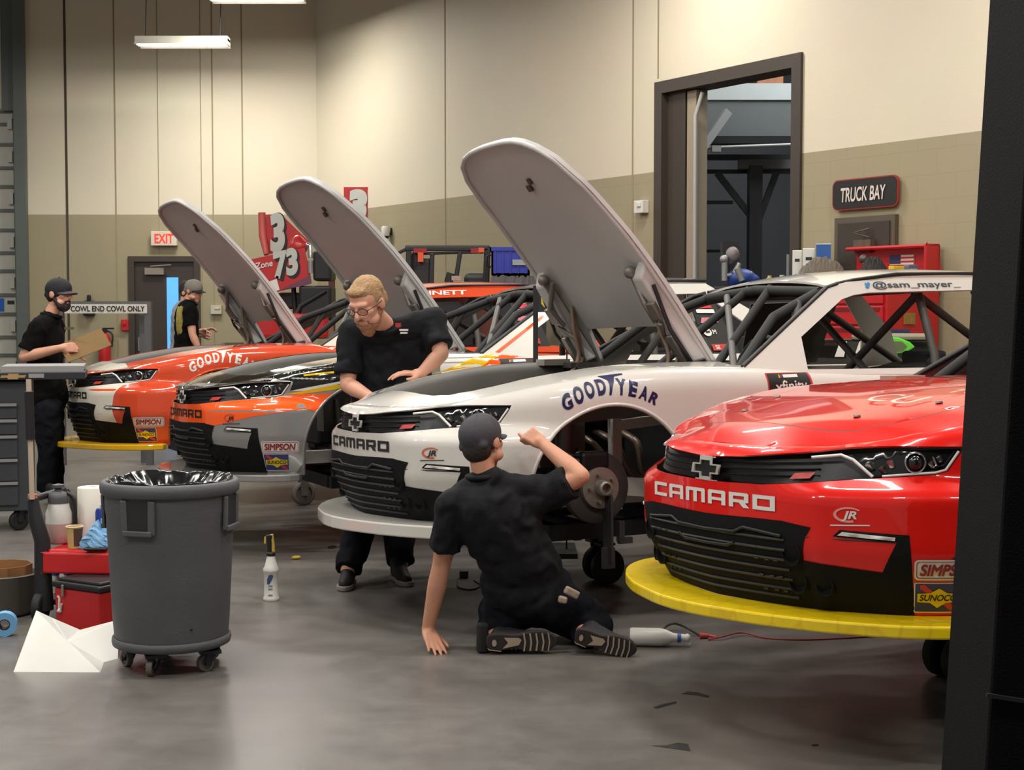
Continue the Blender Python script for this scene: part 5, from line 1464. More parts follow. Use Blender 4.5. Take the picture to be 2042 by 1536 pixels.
arms = dict(R=(a(366, 622, YC - .19), a(376, 668, YC - .22), a(406, 660, YC - .1), V(.95, -.1, .3), V(-.2, .2, .9), 1, (20, 25, 20)),
            L=(a(362, 622, YC + .19), a(370, 668, YC + .22), a(398, 668, YC + .1), V(.9, -.3, .1), V(0, .6, .8), -1, (20, 25, 20)))
P, inv, M = person('person in grey T-shirt mostly hidden behind the man with yellow back print', base, J,
                   (a(374, 584, YC), V(.90, -.3, -.15), V(0, 0, 1), 1.0), SK2, (M_teeG, .20, .19, .2), (M_trous, 1.0), arms, sleeve=.7)
shoe(P, inv, V(*J['ankleR'][:2], .006) - V(.08, 0, 0), V(*J['ankleR'][:2], .006) + V(.2, 0, 0), V(0, 0, 1), M_shoeB, M_soleG)
shoe(P, inv, V(*J['ankleL'][:2], .006) - V(.08, 0, 0), V(*J['ankleL'][:2], .006) + V(.2, 0, 0), V(0, 0, 1), M_shoeB, M_soleG)
hr = Blob(); hr.ell(a(374, 580, YC) + V(-.02, 0, .02), (.085, .085, .1)); hr.build('hair', M_hairD, P, .01, 3, inv=inv)
# ------------------------------------------------------------------ things on the floor, left foreground
M_can = mat('can_grey', srgb(84, 85, 88), .6, noise=.18, scale=5, bump=.1, bscale=80)
M_redp = mat('plastic_red', srgb(196, 34, 36), .4, noise=.05); M_redm = mat('red_enamel', srgb(188, 30, 34), .35, coat=.4)
M_blk2 = mat('plastic_black', srgb(28, 28, 30), .5); M_liner2 = mat('bin_liner', srgb(14, 14, 16), .18, noise=.1, spec=.6)
M_wplast = mat('plastic_white', srgb(216, 214, 206), .4); M_card = mat('cardboard_box', srgb(150, 104, 62), .85, noise=.15, scale=8)
# trash can
cx, cy = -1.452, 6.36
P = empty('trash_can', (cx, cy, 0), (0, 0, R(-8)), 'grey round plastic trash can with black bin liner, on casters', 'trash can')
b = MB()
prof = [(.225, .135), (.238, .14), (.243, .20), (.256, .45), (.266, .66), (.270, .68), (.272, .755), (.262, .755), (.255, .66), (.232, .16), (.001, .15)]
b.lathe(prof, n=48); b.build('body', M_can, P)
r_ = MB(); r_.lathe([(.262, .745), (.276, .742), (.288, .752), (.291, .775), (.288, .795), (.276, .803), (.262, .80), (.262, .745)], n=48); r_.build('rim', M_can, P)
for k, th in enumerate((-98, -2, 90, 180)):
    t = R(th); d = V(cos(t), sin(t), 0); s = V(-sin(t), cos(t), 0)
    h = MB()
    for e in (-1, 1): h.bar(d * .272 + s * e * .064 + V(0, 0, .74), d * .268 + s * e * .060 + V(0, 0, .60), .014, .03, s)
    h.bar(d * .270 + s * .066 + V(0, 0, .605), d * .270 - s * .066 + V(0, 0, .605), .022, .03, d)
    hd = h.build('handle', M_can, P, bevel=.004)
    x = MB(); x.box(d * .268 + V(0, 0, .675), (.012, .112, .12), (0, 0, t)); x.build('grip_recess', mat('recess_dark', srgb(36, 36, 38), .6), hd)
x = MB(); x.ball(V(.155, -.185, .20), .006); x.build('drain_plug', M_blk2, P)
P = empty('bin_liner', (cx, cy, .70), (0, 0, 0), 'shiny black crumpled bin liner inside the grey trash can', 'bin liner')
random.seed(4); vs = []; fs = []; n = 64; prof = [(.257, .0), (.258, .085), (.268, .108), (.256, .108), (.232, .088), (.18, .045), (.10, .01), (.001, .0)]
for i, (r, h) in enumerate(prof):
    for k in range(n):
        t = 2 * pi * k / n; q = random.uniform(-1, 1)
        am = (0, .004, .004, .014, .020, .022, .015, 0)[i]
        vs.append(((r + q * am * .5) * cos(t), (r + q * am * .5) * sin(t), h + random.uniform(-1, 1) * am + (.016 * max(0, sin(3 * t + 1)) ** 3 if 2 < i < 5 else 0)))
for i in range(len(prof) - 1):
    for k in range(n): fs.append((i * n + k, i * n + (k + 1) % n, (i + 1) * n + (k + 1) % n, (i + 1) * n + k))
x = MB(); x.add(vs, fs, True); o = x.build('film', M_liner2, P); o.modifiers.new('sub', 'SUBSURF').render_levels = 1
P = empty('trash_can_dolly', (cx, cy, 0), (0, 0, R(20)), 'round caster dolly carrying the grey trash can', 'dolly')
x = MB(); x.lathe([(.001, .10), (.236, .10), (.246, .105), (.25, .12), (.248, .136), (.240, .14), (.238, .128), (.001, .128)], n=40); x.build('plate', M_can, P)
for k in range(5):
    t = 2 * pi * k / 5 + .35; c = V(.19 * cos(t), .19 * sin(t), .036)
    caster(P, c, .036, .026, t + 1.1 * k, M_hubg, True)
# crumpled white sheet
P = empty('plastic_sheet', on_floor(120, 1345), (0, 0, 0), 'folded white corrugated plastic sheet on the floor beside the trash can', 'plastic sheet')
iv = -P.location
A, B_, C_, D_, E_, F_, G_ = at(72, 1217, 6.62), at(20, 1357, 6.20), at(160, 1256, 6.60), at(236, 1236, 6.72), at(236, 1338, 6.42), at(134, 1278, 6.42), at(200, 1341, 6.24)
A2 = at(104, 1232, 6.55)
vs = [v + iv for v in (A, A2, B_, C_, D_, E_, F_, G_)]
x = MB(); x.add(vs, [(0, 6, 1), (0, 2, 6), (1, 6, 3), (3, 6, 4), (4, 6, 5), (6, 7, 5), (2, 7, 6)], False)
o = x.build('sheet', mat('sheet_white', srgb(226, 224, 216), .35, noise=.04), P); s_ = o.modifiers.new('s', 'SOLIDIFY'); s_.thickness = .005
o.modifiers.new('b', 'BEVEL').width = .004
# utility cart
yc = 7.25
def fl(px, Y): return V((px - 1021) / F_PX * Y, Y, 0)
p0 = fl(80, yc)
P = empty('utility_cart', (p0.x, yc, 0), (0, 0, R(-6)), 'low utility cart with red top tray and black upright post at left', 'cart')
x = MB(); x.span((.03, -.02, .335), (.72, .42, .36)); x.span((.015, -.04, .245), (.74, -.02, .35)); x.span((.015, .42, .245), (.74, .44, .35)); x.span((.015, -.04, .245), (.035, .44, .35)); x.span((.72, -.04, .245), (.74, .44, .35)); x.build('top_tray', M_redp, P, bevel=.012)
x = MB(); x.span((-.03, .02, .08), (.74, .42, .11)); x.build('bottom_shelf', M_blk2, P, bevel=.01)
for sy in (.0, .38):
    x = MB(); x.tube([(.0, sy, .06), (-.005, sy, .40), (-.035, sy, .50), (-.05, sy, .60)], [.045, .038, .036, .026], 12); x.build('upright_post', M_blk2, P)
x = MB(); x.span((.68, .02, .1), (.72, .40, .25)); x.build('rear_panel', M_blk2, P)
x = MB(); x.tube([(-.052, 0, .60), (-.052, .38, .60)], .018, 10); x.build('push_handle', M_blk2, P)
for c in ((-.01, -.02), (.68, -.02), (-.01, .42), (.68, .42)): caster(P, (c[0], c[1], .075), .075, .04, pi / 2, None, False)
x = MB(); x.lathe([(.001, .0), (.022, 0), (.022, .02), (.001, .02)], (-.05, 0, .605), 14); x.build('post_cap', mat('cap_orange', srgb(210, 110, 80), .5), P)
zt = .362
def on_tray(px, Y): q = fl(px, Y); q.z = zt; return q
# pump sprayer
q = on_tray(112, 7.42)
P = empty('pump_sprayer', q, (0, 0, 0), 'white pump sprayer with grey pump top and pinkish liquid on the cart', 'sprayer')
x = MB(); x.lathe([(.001, 0), (.058, 0), (.064, .01), (.064, .10)], n=28); x.build('liquid', mat('liquid_pink', srgb(190, 160, 152), .3, noise=.1, scale=20), P)
x = MB(); x.lathe([(.064, .10), (.063, .15), (.054, .175), (.05, .20), (.001, .20)], n=28); x.build('tank', M_wplast, P)
x = MB(); x.lathe([(.052, .20), (.052, .225), (.045, .25), (.02, .258), (.014, .28), (.001, .28)], n=24); x.lathe([(.001, .275), (.03, .277), (.03, .29), (.001, .296)], n=20); x.tube([(-.03, 0, .245), (-.066, 0, .238)], .012, 10); x.build('pump_top', mat('pump_grey', srgb(80, 80, 82), .5), P)
x = MB(); x.tube(catmull([V(.04, 0, .25), V(.075, 0, .22), V(.082, 0, .12), V(.07, 0, .08)], 5), .010, 8); x.build('handle', M_blk2, P)
# paper towel roll
q = on_tray(180, 7.50)
P = empty('paper_towel_roll', q, (0, 0, 0), 'tall white paper towel roll standing on the cart', 'paper towel')
x = MB(); x.lathe([(.02, 0), (.072, 0), (.073, .004), (.073, .266), (.070, .27), (.02, .27), (.02, 0)], n=36); x.build('roll', mat('paper_white', srgb(232, 228, 214), .8), P)
# blue bottle
q = on_tray(203, 7.36)
P = empty('bottle', q, (0, 0, 0), 'blue plastic bottle beside the paper towel roll', 'bottle')
x = MB(); x.lathe([(.001, 0), (.040, 0), (.042, .006), (.042, .165), (.036, .18), (.001, .18)], n=24); x.build('body', mat('bottle_blue', srgb(28, 62, 150), .4), P)
x = MB(); x.lathe([(.02, .18), (.02, .20), (.001, .20)], n=16); x.build('cap', M_wplast, P)
q = on_tray(222, 7.38)
P = empty('bottle', q, (0, 0, 0), 'white narrow bottle with red cap half hidden by the trash can', 'bottle')
x = MB(); x.lathe([(.001, 0), (.025, 0), (.025, .14), (.012, .16), (.001, .16)], n=18); x.build('body', M_wplast, P); x = MB(); x.lathe([(.001, .16), (.012, .16), (.011, .18), (.001, .18)], n=14); x.build('cap', M_redp, P)
# paper cup
q = on_tray(143, 7.26)
P = empty('paper_cup', q, (0, 0, 0), 'tan and brown paper cup on the cart tray', 'cup')
x = MB(); x.lathe([(.001, .002), (.030, .002), (.031, 0), (.040, .105), (.038, .105), (.029, .006)], n=28); x.build('wall', mat('cup_tan', srgb(206, 172, 112), .7), P)
x = MB(); x.lathe([(.040, .102), (.043, .105), (.040, .108), (.037, .105)], n=28); x.build('lip', mat('cup_lip', srgb(225, 205, 165), .7), P)
x = MB()
vs = []; n = 12
for i in range(n + 1):
    t = R(-80 + 100 * i / n); vs += [(.0335 * cos(t) * .97, .0335 * sin(t) * .97, .012), (.0405 * cos(t), .0405 * sin(t), .098)]
x.add(vs, [(2 * i, 2 * i + 2, 2 * i + 3, 2 * i + 1) for i in range(n)], True); x.build('brown_print', mat('cup_brown', srgb(92, 60, 44), .7), P)
# blue rag
q = on_tray(193, 7.26)
P = empty('shop_rag', q, (0, 0, 0), 'crumpled light blue shop rag on the cart tray', 'rag')
random.seed(9); vs = []; fs = []; n, m = 22, 12
for i in range(m + 1):
    for k in range(n):
        t = 2 * pi * k / n; f = i / m; rr = .085 * sin(pi * min(1, .08 + f * .92) * .52) * (1 + .16 * sin(5 * t + f * 3)) + random.uniform(-.008, .008)
        hh = .115 * (1 - f) ** .8 * (1 + .25 * sin(3 * t + 1.2)) + random.uniform(-.006, .006) * (1 if f < .95 else 0)
        vs.append((rr * 1.05 * cos(t), rr * .7 * sin(t), max(.002, hh)))
for i in range(m):
    for k in range(n): fs.append((i * n + k, i * n + (k + 1) % n, (i + 1) * n + (k + 1) % n, (i + 1) * n + k))
fs.append(tuple(range(n))[::-1])
x = MB(); x.add(vs, fs, False); x.build('cloth', mat('rag_blue', srgb(128, 176, 214), .85, noise=.08), P)
q = on_tray(186, 7.20)
x = MB(); x.box((0, 0, .006), (.11, .05, .012)); x.build('phone_tray', M_blk2, None, q, bevel=.004, label='small black tray under the blue rag on the cart', cat='tray')
# cooler under the tray
q = fl(172, 7.10)
P = empty('cooler', (q.x + .02, q.y + .02, 0), (0, 0, R(-32)), 'red cooler with black lid and white emblem under the cart tray', 'cooler')
x = MB(); x.box((0, 0, .10), (.30, .22, .20), taper=1.04); x.build('body', M_redp, P, bevel=.012)
x = MB(); x.box((0, 0, .215), (.33, .245, .03)); x.box((0, 0, .235), (.29, .20, .02)); x.build('lid', M_blk2, P, bevel=.010)
x = MB(); x.box((-.085, -.122, .19), (.014, .012, .055)); x.build('latch', M_hub, P, bevel=.003)
x = MB(); x.tube([(-.12, -.116, .10), (-.115, -.117, .15), (-.125, -.117, .16)], .006, 6); x.tube([(-.13, -.116, .085), (-.105, -.117, .10), (-.10, -.117, .125)], .006, 6); x.ball((-.115, -.116, .09), .012); x.build('emblem', M_wplast, P)
x = MB(); x.tube([(-.155, 0, .20), (-.17, 0, .12), (-.155, 0, .05)], .007, 6); x.build('side_handle', M_blk2, P)
q = fl(104, 7.46); q.z = .11
for i, (dx, lab) in enumerate(((0, 'small bottle with blue cap on the cart bottom shelf, nearest the post'), (.055, 'small bottle with blue cap on the cart bottom shelf, nearest the cooler'))):
    P = empty('bottle', q + V(dx, .01 * i, 0), (0, 0, 0), lab, 'bottle')
    x = MB(); x.lathe([(.001, 0), (.018, 0), (.018, .075), (.014, .085), (.001, .085)], n=14); x.build('body', M_wplast, P); x = MB(); x.lathe([(.001, .085), (.019, .085), (.019, .125), (.001, .125)], n=14); x.build('cap', mat('cap_blue', srgb(40, 70, 170), .4), P)
# pole in the cart post
p1 = at(64, 996, 7.22)
P = empty('pole', (p1.x, p1.y, p1.z), (0, 0, 0), 'pale wooden pole standing in the black cart post', 'pole')
d = at(57, 757, 7.22) - p1
x = MB(); x.tube([(0, 0, 0), d], .0125, 10); x.build('shaft', mat('pole_wood', srgb(190, 172, 150), .6), P)
x = MB(); x.tube([d * .50, d * .90], .022, 12); x.build('grip', M_blk2, P)
# grey tub with cardboard
q = fl(-5, 7.45)
P = empty('scrap_tub', (q.x, 7.45, 0), (0, 0, 0), 'grey round tub full of cardboard at the left edge', 'tub')
x = MB(); x.lathe([(.001, .005), (.14, .005), (.155, .02), (.175, .20), (.181, .205), (.175, .21), (.165, .20), (.145, .02)], n=36); x.build('body', mat('tub_grey', srgb(104, 100, 90), .6), P)
P2 = empty('cardboard_piece', (q.x, 7.45, .05), (0, 0, R(12)), 'brown cardboard sleeve standing in the grey tub', 'cardboard')
x = MB(); x.lathe([(.135, 0), (.15, .20), (.145, .20), (.13, 0)], n=10, smooth=False); x.build('wall', M_card, P2)
# tape roll
q = fl(0, 6.95)
P = empty('tape_roll', (q.x, q.y, .056), (0, 0, R(14)), 'light blue tape roll standing on the floor at the left edge', 'tape')
x = MB(); Mx = Matrix.Rotation(pi / 2, 3, 'X'); x.lathe([(.026, -.03), (.056, -.03), (.056, .03), (.026, .03), (.026, -.03)], n=32, M=Mx); x.build('tape', mat('tape_blue', srgb(110, 170, 214), .5), P)
x = MB(); x.lathe([(.022, -.03), (.026, -.03), (.026, .03), (.022, .03), (.022, -.03)], n=28, M=Mx); x.build('core', M_blk2, P)

# tool chest at left
YT = 10.25
q = fl(55, YT)
P = empty('tool_chest', (q.x, YT, 0), (0, 0, R(14)), 'dark grey rolling tool chest with gold emblem at the left edge', 'tool chest')
M_chest = mat('chest_grey', srgb(64, 66, 70), .45, .2); M_chestd = mat('chest_dark', srgb(40, 42, 46), .5)
px = lambda a, b: V((a - 55) / F_PX * YT, 0, EYE + (HORIZON - b) / F_PX * YT)
w0 = -.75
x = MB(); x.span((w0, .0, .14), (.0, .55, 1.03)); x.build('body', M_chest, P, bevel=.008)
for i, (ya, yb) in enumerate(((806, 834), (838, 866), (870, 913), (917, 959), (963, 1008))):
    za, zb = px(0, ya).z, px(0, yb).z; xr = px(33, 0).x
    x = MB(); x.span((w0 + .05, -.018, zb), (xr, 0, za)); dr = x.build('drawer', M_chest, P, bevel=.004)
    x = MB(); x.span((w0 + .05, -.036, za - .012), (xr, -.016, za + .008)); x.build('handle_edge', mat('edge_silver', srgb(160, 158, 156), .35, .5), dr)
x = MB(); x.span((w0 - .05, -.06, px(0, 757).z), (px(165, 0).x, .5, px(0, 742).z)); x.build('top_shelf', M_chestd, P, bevel=.006)
x = MB(); x.span((px(5, 0).x, -.04, px(0, 738).z), (px(163, 0).x, .46, px(0, 730).z)); x.span((px(5, 0).x, -.05, px(0, 742).z), (px(163, 0).x, -.04, px(0, 730).z)); x.build('top_mat', mat('mat_grey', srgb(150, 148, 146), .6), P)
x = MB(); x.prism([(px(28, 0).x + a * .085, px(0, 750).z + b * .03) for a, b in BOW], lambda u, v, w: V(u, -.066 + w, v), .008); x.build('emblem', mat('emblem_gold', srgb(196, 160, 110), .35, .4), P)
x = MB(); x.box((px(72, 0).x, -.063, px(0, 749).z), (.10, .008, .028)); x.build('name_plate', mat('plate_pale', srgb(150, 150, 150), .4), P)
for sx in (-.08, -.66): 
    for sy in (.06, .48): caster(P, (sx, sy, .066), .066, .035, .4)
# cowl rack
YR = 14.6
P = empty('cowl_rack', fl(215, YR), (0, 0, 0), 'grey tube rack with white COWL END COWL ONLY sign behind the orange car', 'rack')
pr = lambda a, b: V((a - 215) / F_PX * YR, 0, EYE + (HORIZON - b) / F_PX * YR)
x = MB(); x.span((pr(120, 0).x, -.03, pr(0, 607).z), (pr(303, 0).x, .03, pr(0, 601).z)); x.span((pr(290, 0).x, -.03, 0), (pr(303, 0).x, .03, pr(0, 607).z)); x.span((pr(268, 0).x, .2, 0), (pr(279, 0).x, .26, pr(0, 610).z)); x.span((pr(120, 0).x, -.03, 0), (pr(128, 0).x, .03, pr(0, 607).z)); x.span((pr(290, 0).x, 0, .2), (pr(303, 0).x, .8, .26)); x.span((pr(120, 0).x, 0, .2), (pr(128, 0).x, .8, .26)); x.build('frame', mat('rack_grey', srgb(96, 96, 98), .5, .3), P)
x = MB(); x.span((pr(132, 0).x, -.045, pr(0, 625).z), (pr(296, 0).x, -.03, pr(0, 607).z)); sg = x.build('sign_board', mat('sign_pale', srgb(206, 202, 192), .5), P)
lettering('lettering', 'COWL END COWL ONLY', lambda u, v: V(pr(145, 0).x + u, -.049, pr(0, 621).z + v), M_black, .05, sg, bold=.03, width=pr(292, 0).x - pr(145, 0).x)
# wall things on the back wall
P = empty('fire_extinguisher', (bx(213), BY - .12, bz(705)), (0, 0, 0), 'red fire extinguisher on the back wall behind the cardboard', 'fire extinguisher')
x = MB(); x.lathe([(.001, -.12), (.085, -.12), (.09, -.10), (.09, .22), (.06, .29), (.025, .31), (.001, .31)], n=20); x.build('cylinder', M_redm, P)
x = MB(); x.box((0, 0, .34), (.06, .06, .06)); x.box((.06, 0, .37), (.16, .03, .025)); x.build('valve', M_black, P); x = MB(); x.tube(catmull([V(.03, 0, .34), V(.12, -.02, .28), V(.11, -.02, .1)], 5), .014, 8); x.build('hose', M_black, P)
x = MB(); x.box((-.01, -.088, .16), (.09, .01, .10)); x.build('label', M_wplast, P)
x = MB(); x.box((0, 0, 0), (.11, .06, .17)); x.box((0, -.04, .02), (.05, .02, .05)); x.build('alarm_pull', M_redm, None, (bx(251), BY - .03, bz(648)), bevel=.01, label='red fire alarm pull box left of the back door', cat='alarm')
x = MB(); x.box((0, 0, 0), (.16, .06, .13)); x.box((.02, -.035, .02), (.08, .01, .03)); x.build('thermostat', mat('box_pale', srgb(190, 184, 164), .5), None, (bx(433), BY - .03, bz(618)), bevel=.008, label='pale thermostat box right of the back door', cat='thermostat')
x = MB(); x.box((0, 0, 0), (.16, .12, .22)); x.tube([(0, 0, .1), (0, 0, .20)], .03); x.build('wall_dispenser', M_black, None, (bx(181), BY - .06, bz(615)), bevel=.02, label='small black dispenser on the back wall above the rack', cat='dispenser')
P = empty('exit_sign', (bx(332), BY - .06, bz(477)), (0, 0, 0), 'white EXIT sign with red letters above the back door', 'sign')
x = MB(); x.box((0, 0, 0), (.38, .08, .21)); x.build('case', mat('sign_case', srgb(212, 204, 184), .5), P, bevel=.008)
lettering('lettering', 'EXIT', lambda u, v: V(-.135 + u, -.043, -.065 + v), mat('exit_red', srgb(225, 60, 50), .5, emit=srgb(225, 50, 40), estr=.6), .13, P, bold=.03, width=.28)
def wall_box(px_, py_, w, h, d, m, name, label, cat, bev=.006):
    q = on_wall(px_, py_); yy = to_row(q)[1]
    x = MB(); x.box((0, -d / 2, 0), (w, d, h)); x.box((.02, -d - .008, .02), (w * .4, .016, h * .35))
    return x.build(name, m, None, row(WALL_X, yy, q.z), WROT, bevel=bev, label=label, cat=cat)
wall_box(1285, 413, .15, .13, .08, M_wplast, 'junction_box', 'white junction box on the wall left of the truck bay opening', 'box')
q = on_wall(779, 462)
P = empty('wall_siren', row(WALL_X, to_row(q)[1], q.z), WROT, 'small white round siren on the tan wall above the vehicle cage', 'siren')
x = MB(); x.lathe([(.001, -.06), (.05, -.06), (.065, .04), (.05, .07), (.001, .07)], (0, -.07, 0), 18); x.build('horn', M_wplast, P); x = MB(); x.box((0, -.02, 0), (.09, .04, .09)); x.lathe([(.001, -.09), (.035, -.09), (.045, -.06), (.001, -.06)], (0, -.07, 0), 14); x.build('mount', M_blk2, P)

# ---- winged sprint car far behind
YW = 17.8
P = empty('sprint_car', fl(565, YW), (0, 0, 0), 'red winged sprint car numbered 73 parked behind the open hoods', 'race car')
pw = lambda a, b, dy=0.0: at(a, b, YW + dy) - P.location
def quadboard(name, pts, m, dy=0.0, th=.03, bev=0):
    x = MB(); n = len(pts); f = [pw(a, b, dy) for a, b in pts]; k = [v + V(0, th, 0) for v in f]
    x.add(f + k, [tuple(range(n)), tuple(range(n, 2 * n))[::-1]] + [(i, n + i, n + (i + 1) % n, (i + 1) % n) for i in range(n)])
    return x.build(name, m, P)
M_wing = mat('wing_red', srgb(190, 36, 38), .35, coat=.6); M_wpurp = mat('wing_plum', srgb(110, 62, 84), .4); M_wsil = mat('wing_silver', srgb(200, 202, 194), .3, .3)
b1 = quadboard('side_board', [(484, 521), (607, 494), (618, 545), (621, 566), (545, 584), (506, 560)], M_wing)
b2 = quadboard('wing_panel', [(530, 428), (560, 427), (618, 483), (607, 494), (532, 508)], M_wing, .6)
x = MB(); x.tube([pw(522, 424, .6), pw(524, 470, .6), pw(531, 508, .5)], [.045, .05, .03], 12); x.build('wing_edge', mat('wing_edge', srgb(205, 90, 84), .4), b2)
def numpatch(parent, s, c0, c1, h, m, dy, bold=.06, shear=.25, flip=False, off=-.012, black=True):
    A, B2 = pw(*c0, dy), pw(*c1, dy); ux = (B2 - A); w = ux.length; ux.normalize(); uz = V(0, 0, 1) - ux * ux.z; uz.normalize()
    if flip: ux, A = -ux, B2
    if black: lettering('number_shadow', s, lambda u, v: A + ux * (u + .02) + uz * (v - .02) + V(0, off, 0), M_cdark, h, parent, bold=bold * 1.6, shear=shear, width=w)
    lettering('number', s, lambda u, v: A + ux * u + uz * v + V(0, off * 1.8, 0), m, h, parent, bold=bold, shear=shear, width=w)
numpatch(b1, '73', (548, 553), (601, 541), .27, M_wsil, 0)
numpatch(b1, 'sZone', (505, 538), (545, 530), .07, M_white, 0, .02, .15, False, -.01, False)
x = MB(); f = [pw(a, b) + V(0, -.012, 0) for a, b in ((526, 566), (552, 556), (558, 578), (545, 583), (533, 580))]; x.add(f, [(0, 1, 2, 3, 4)]); x.build('white_flash', M_white, b1)
x = MB(); f = [pw(a, b) + V(0, -.011, 0) for a, b in ((558, 578), (606, 556), (619, 548), (621, 566), (600, 571))]; x.add(f, [(0, 1, 2, 3, 4)]); x.build('plum_flash', M_wpurp, b1)
numpatch(b2, '3', (540, 500), (578, 492), .40, M_wsil, .6, .06, .3)
x = Blob(); x.ell(pw(595, 492, .3), (.12, .1, .12)); x.ell(pw(594, 484, .3), (.08, .08, .1)); x.build('red_cowl', M_wing, P, .03, 3)
x = MB(); x.tube([pw(610, 487), pw(618, 490), pw(619, 515)], .03, 10); x.tube([pw(619, 520), pw(620, 545)], .035, 10); x.build('chrome_strut', M_chrome, P)
x = MB(); x.span(pw(624, 560), pw(660, 500) + V(0, .5, 0)); x.span(pw(596, 640), pw(660, 570) + V(0, .5, 0)); x.box(pw(600, 600, .4), (.5, .4, .2)); x.build('chassis', M_cdark, P, bevel=.03)
for a, b, r in ((600, 660, .30), (660, 655, .28), (560, 690, .34), (640, 690, .34)):
    x = MB(); Mx = Matrix.Rotation(R(60), 3, 'Z') @ Matrix.Rotation(pi / 2, 3, 'Y'); c = pw(a, b, .35); c.z = r; x.lathe([(r * .55, -.14), (r * .9, -.15), (r, -.1), (r, .1), (r * .9, .15), (r * .55, .14), (r * .5, 0), (r * .55, -.14)], c, 28, Mx); x.build('tyre', M_tyre, P)
x = MB(); x.tube([pw(560, 690), pw(600, 610), pw(650, 580)], .03); x.tube([pw(600, 690, .5), pw(640, 600, .5)], .03); x.tube([pw(580, 500, .2), pw(590, 640, .2)], .03); x.build('frame_tube', M_cdark, P)
x = MB(); x.box(pw(585, 650, .2), (.9, .6, .3)); x.build('body_panel', M_wing, P, bevel=.05)
# loose wing panel against the right wall
q = on_wall(718, 420); yy = to_row(q)[1]
P = empty('wing_panel', row(WALL_X - .55, yy - .1, 0), (0, 0, 0), 'upright red wing panel with silver number, against the tan wall', 'wing panel')
Yp = P.location.y; pq = lambda a, b: at(a, b, Yp) - P.location
x = MB(); x.span(pq(686, 470), pq(750, 373) + V(0, .05, 0)); pn = x.build('panel', M_wing, P)
x = MB(); f = [pq(a, b) + V(0, -.006, 0) for a, b in ((730, 373), (742, 390), (750, 415), (750, 400), (741, 376))]; x.add(f, [(0, 1, 2, 3, 4)]); x.build('plum_stripe', M_wpurp, pn)
lettering('number', '3', lambda u, v: pq(692, 436) + V(u, -.012, v), M_wsil, .36, pn, bold=.08, shear=.1, width=.28)
x = MB(); x.span(pq(752, 470) + V(0, .1, 0), pq(760, 410) + V(0, .3, 0)); x.span(V(.1, .0, .0), V(.18, .1, pq(0, 470).z)); x.build('stand_leg', mat('dark_red', srgb(92, 34, 36), .5), P)

# ---- utility vehicle cage behind the silver car
YU = 16.3
P = empty('utility_vehicle', fl(880, YU), (0, 0, 0), 'black off-road utility vehicle cage with orange trim by the blue crate', 'vehicle')
pu = lambda a, b, dy=0.0: at(a, b, YU + dy) - P.location
x = MB(); x.bar(pu(808, 496), pu(975, 496), .06, .05); x.bar(pu(808, 494, .9), pu(975, 494, .9), .06, .05)
x.bar(pu(815, 493), pu(815, 640), .05, .06); x.bar(pu(972, 495), pu(966, 640), .06, .07); x.bar(pu(918, 500), pu(910, 552), .05, .05); x.bar(pu(862, 505), pu(860, 575), .05, .05)
x.bar(pu(830, 506), pu(965, 503), .02, .03); x.bar(pu(815, 494), pu(815, 494, .9), .05, .05); x.bar(pu(972, 494), pu(972, 494, .9), .05, .05); x.bar(pu(792, 505), pu(812, 496), .03, .04)
x.build('roll_cage', M_blk2, P, bevel=.01)
x = MB(); x.span(pu(820, 580), pu(862, 515) + V(0, .25, 0)); x.span(pu(820, 545), pu(840, 500) + V(0, .3, 0)); x.build('seat_back', M_cdark, P, bevel=.04)
x = MB(); x.span(pu(925, 575), pu(975, 545) + V(0, .5, 0)); x.span(pu(800, 700), pu(980, 572) + V(0, 1.2, 0)); x.build('body', M_cdark, P, bevel=.05)
x = MB(); x.tube([pu(900, 545, -.1), pu(895, 560, -.1), pu(900, 573, -.1)], .05, 10); x.build('wheel_grip', M_tubed, P)
x = MB(); x.box(pu(910, 555, -.12), (.10, .06, .05)); x.box(pu(915, 565, -.12), (.12, .06, .04)); x.build('control_box', mat('control_pink', srgb(170, 140, 130), .5, noise=.4, scale=30), P)
for a, w in ((838, .14), (948, .10)): x = MB(); x.box(pu(a, 500, -.04), (w, .05, .05)); x.build('red_lamp', mat('lamp_red', srgb(140, 30, 30), .4), P)
for a, b, h in ((839, 513, .10), (960, 499, .05)): x = MB(); x.box(pu(a, b, -.05), (.06, .05, h)); x.build('orange_lamp', mat('lamp_orange', srgb(215, 84, 44), .4), P)
for a in (812, 965):
    for dy in (.1, 1.1):
        x = MB(); c = pu(a, 690, dy); c.z = .3; x.lathe([(.16, -.11), (.27, -.12), (.30, -.07), (.30, .07), (.27, .12), (.16, .11), (.14, 0), (.16, -.11)], c, 24, Matrix.Rotation(pi / 2, 3, 'X')); x.build('tyre', M_tyre, P)
# bench with cover and blue crate
YK = 15.6
P = empty('covered_cabinet', fl(1030, YK), (0, 0, 0), 'cabinet under a rumpled dark cover carrying the blue crate', 'cabinet')
pk = lambda a, b, dy=0.0: at(a, b, YK + dy) - P.location
zt_ = pk(0, 552).z
x = MB(); x.span((pk(980, 0).x, 0, 0), (pk(1090, 0).x, .6, zt_ - .10)); x.build('body', M_dark, P)
random.seed(3); vs = []; fs = []; nx_, ny_ = 26, 10
for i in range(nx_ + 1):
    for j in range(ny_ + 1):
        e = min(i, nx_ - i, j, ny_ - j); vs.append((pk(976, 0).x + (pk(1094, 0).x - pk(976, 0).x) * i / nx_, -.04 + .70 * j / ny_, zt_ + random.uniform(-.022, .022) if e > 0 else zt_ - .10 + random.uniform(-.02, .02)))
fs = [(i * (ny_ + 1) + j, (i + 1) * (ny_ + 1) + j, (i + 1) * (ny_ + 1) + j + 1, i * (ny_ + 1) + j + 1) for i in range(nx_) for j in range(ny_)]
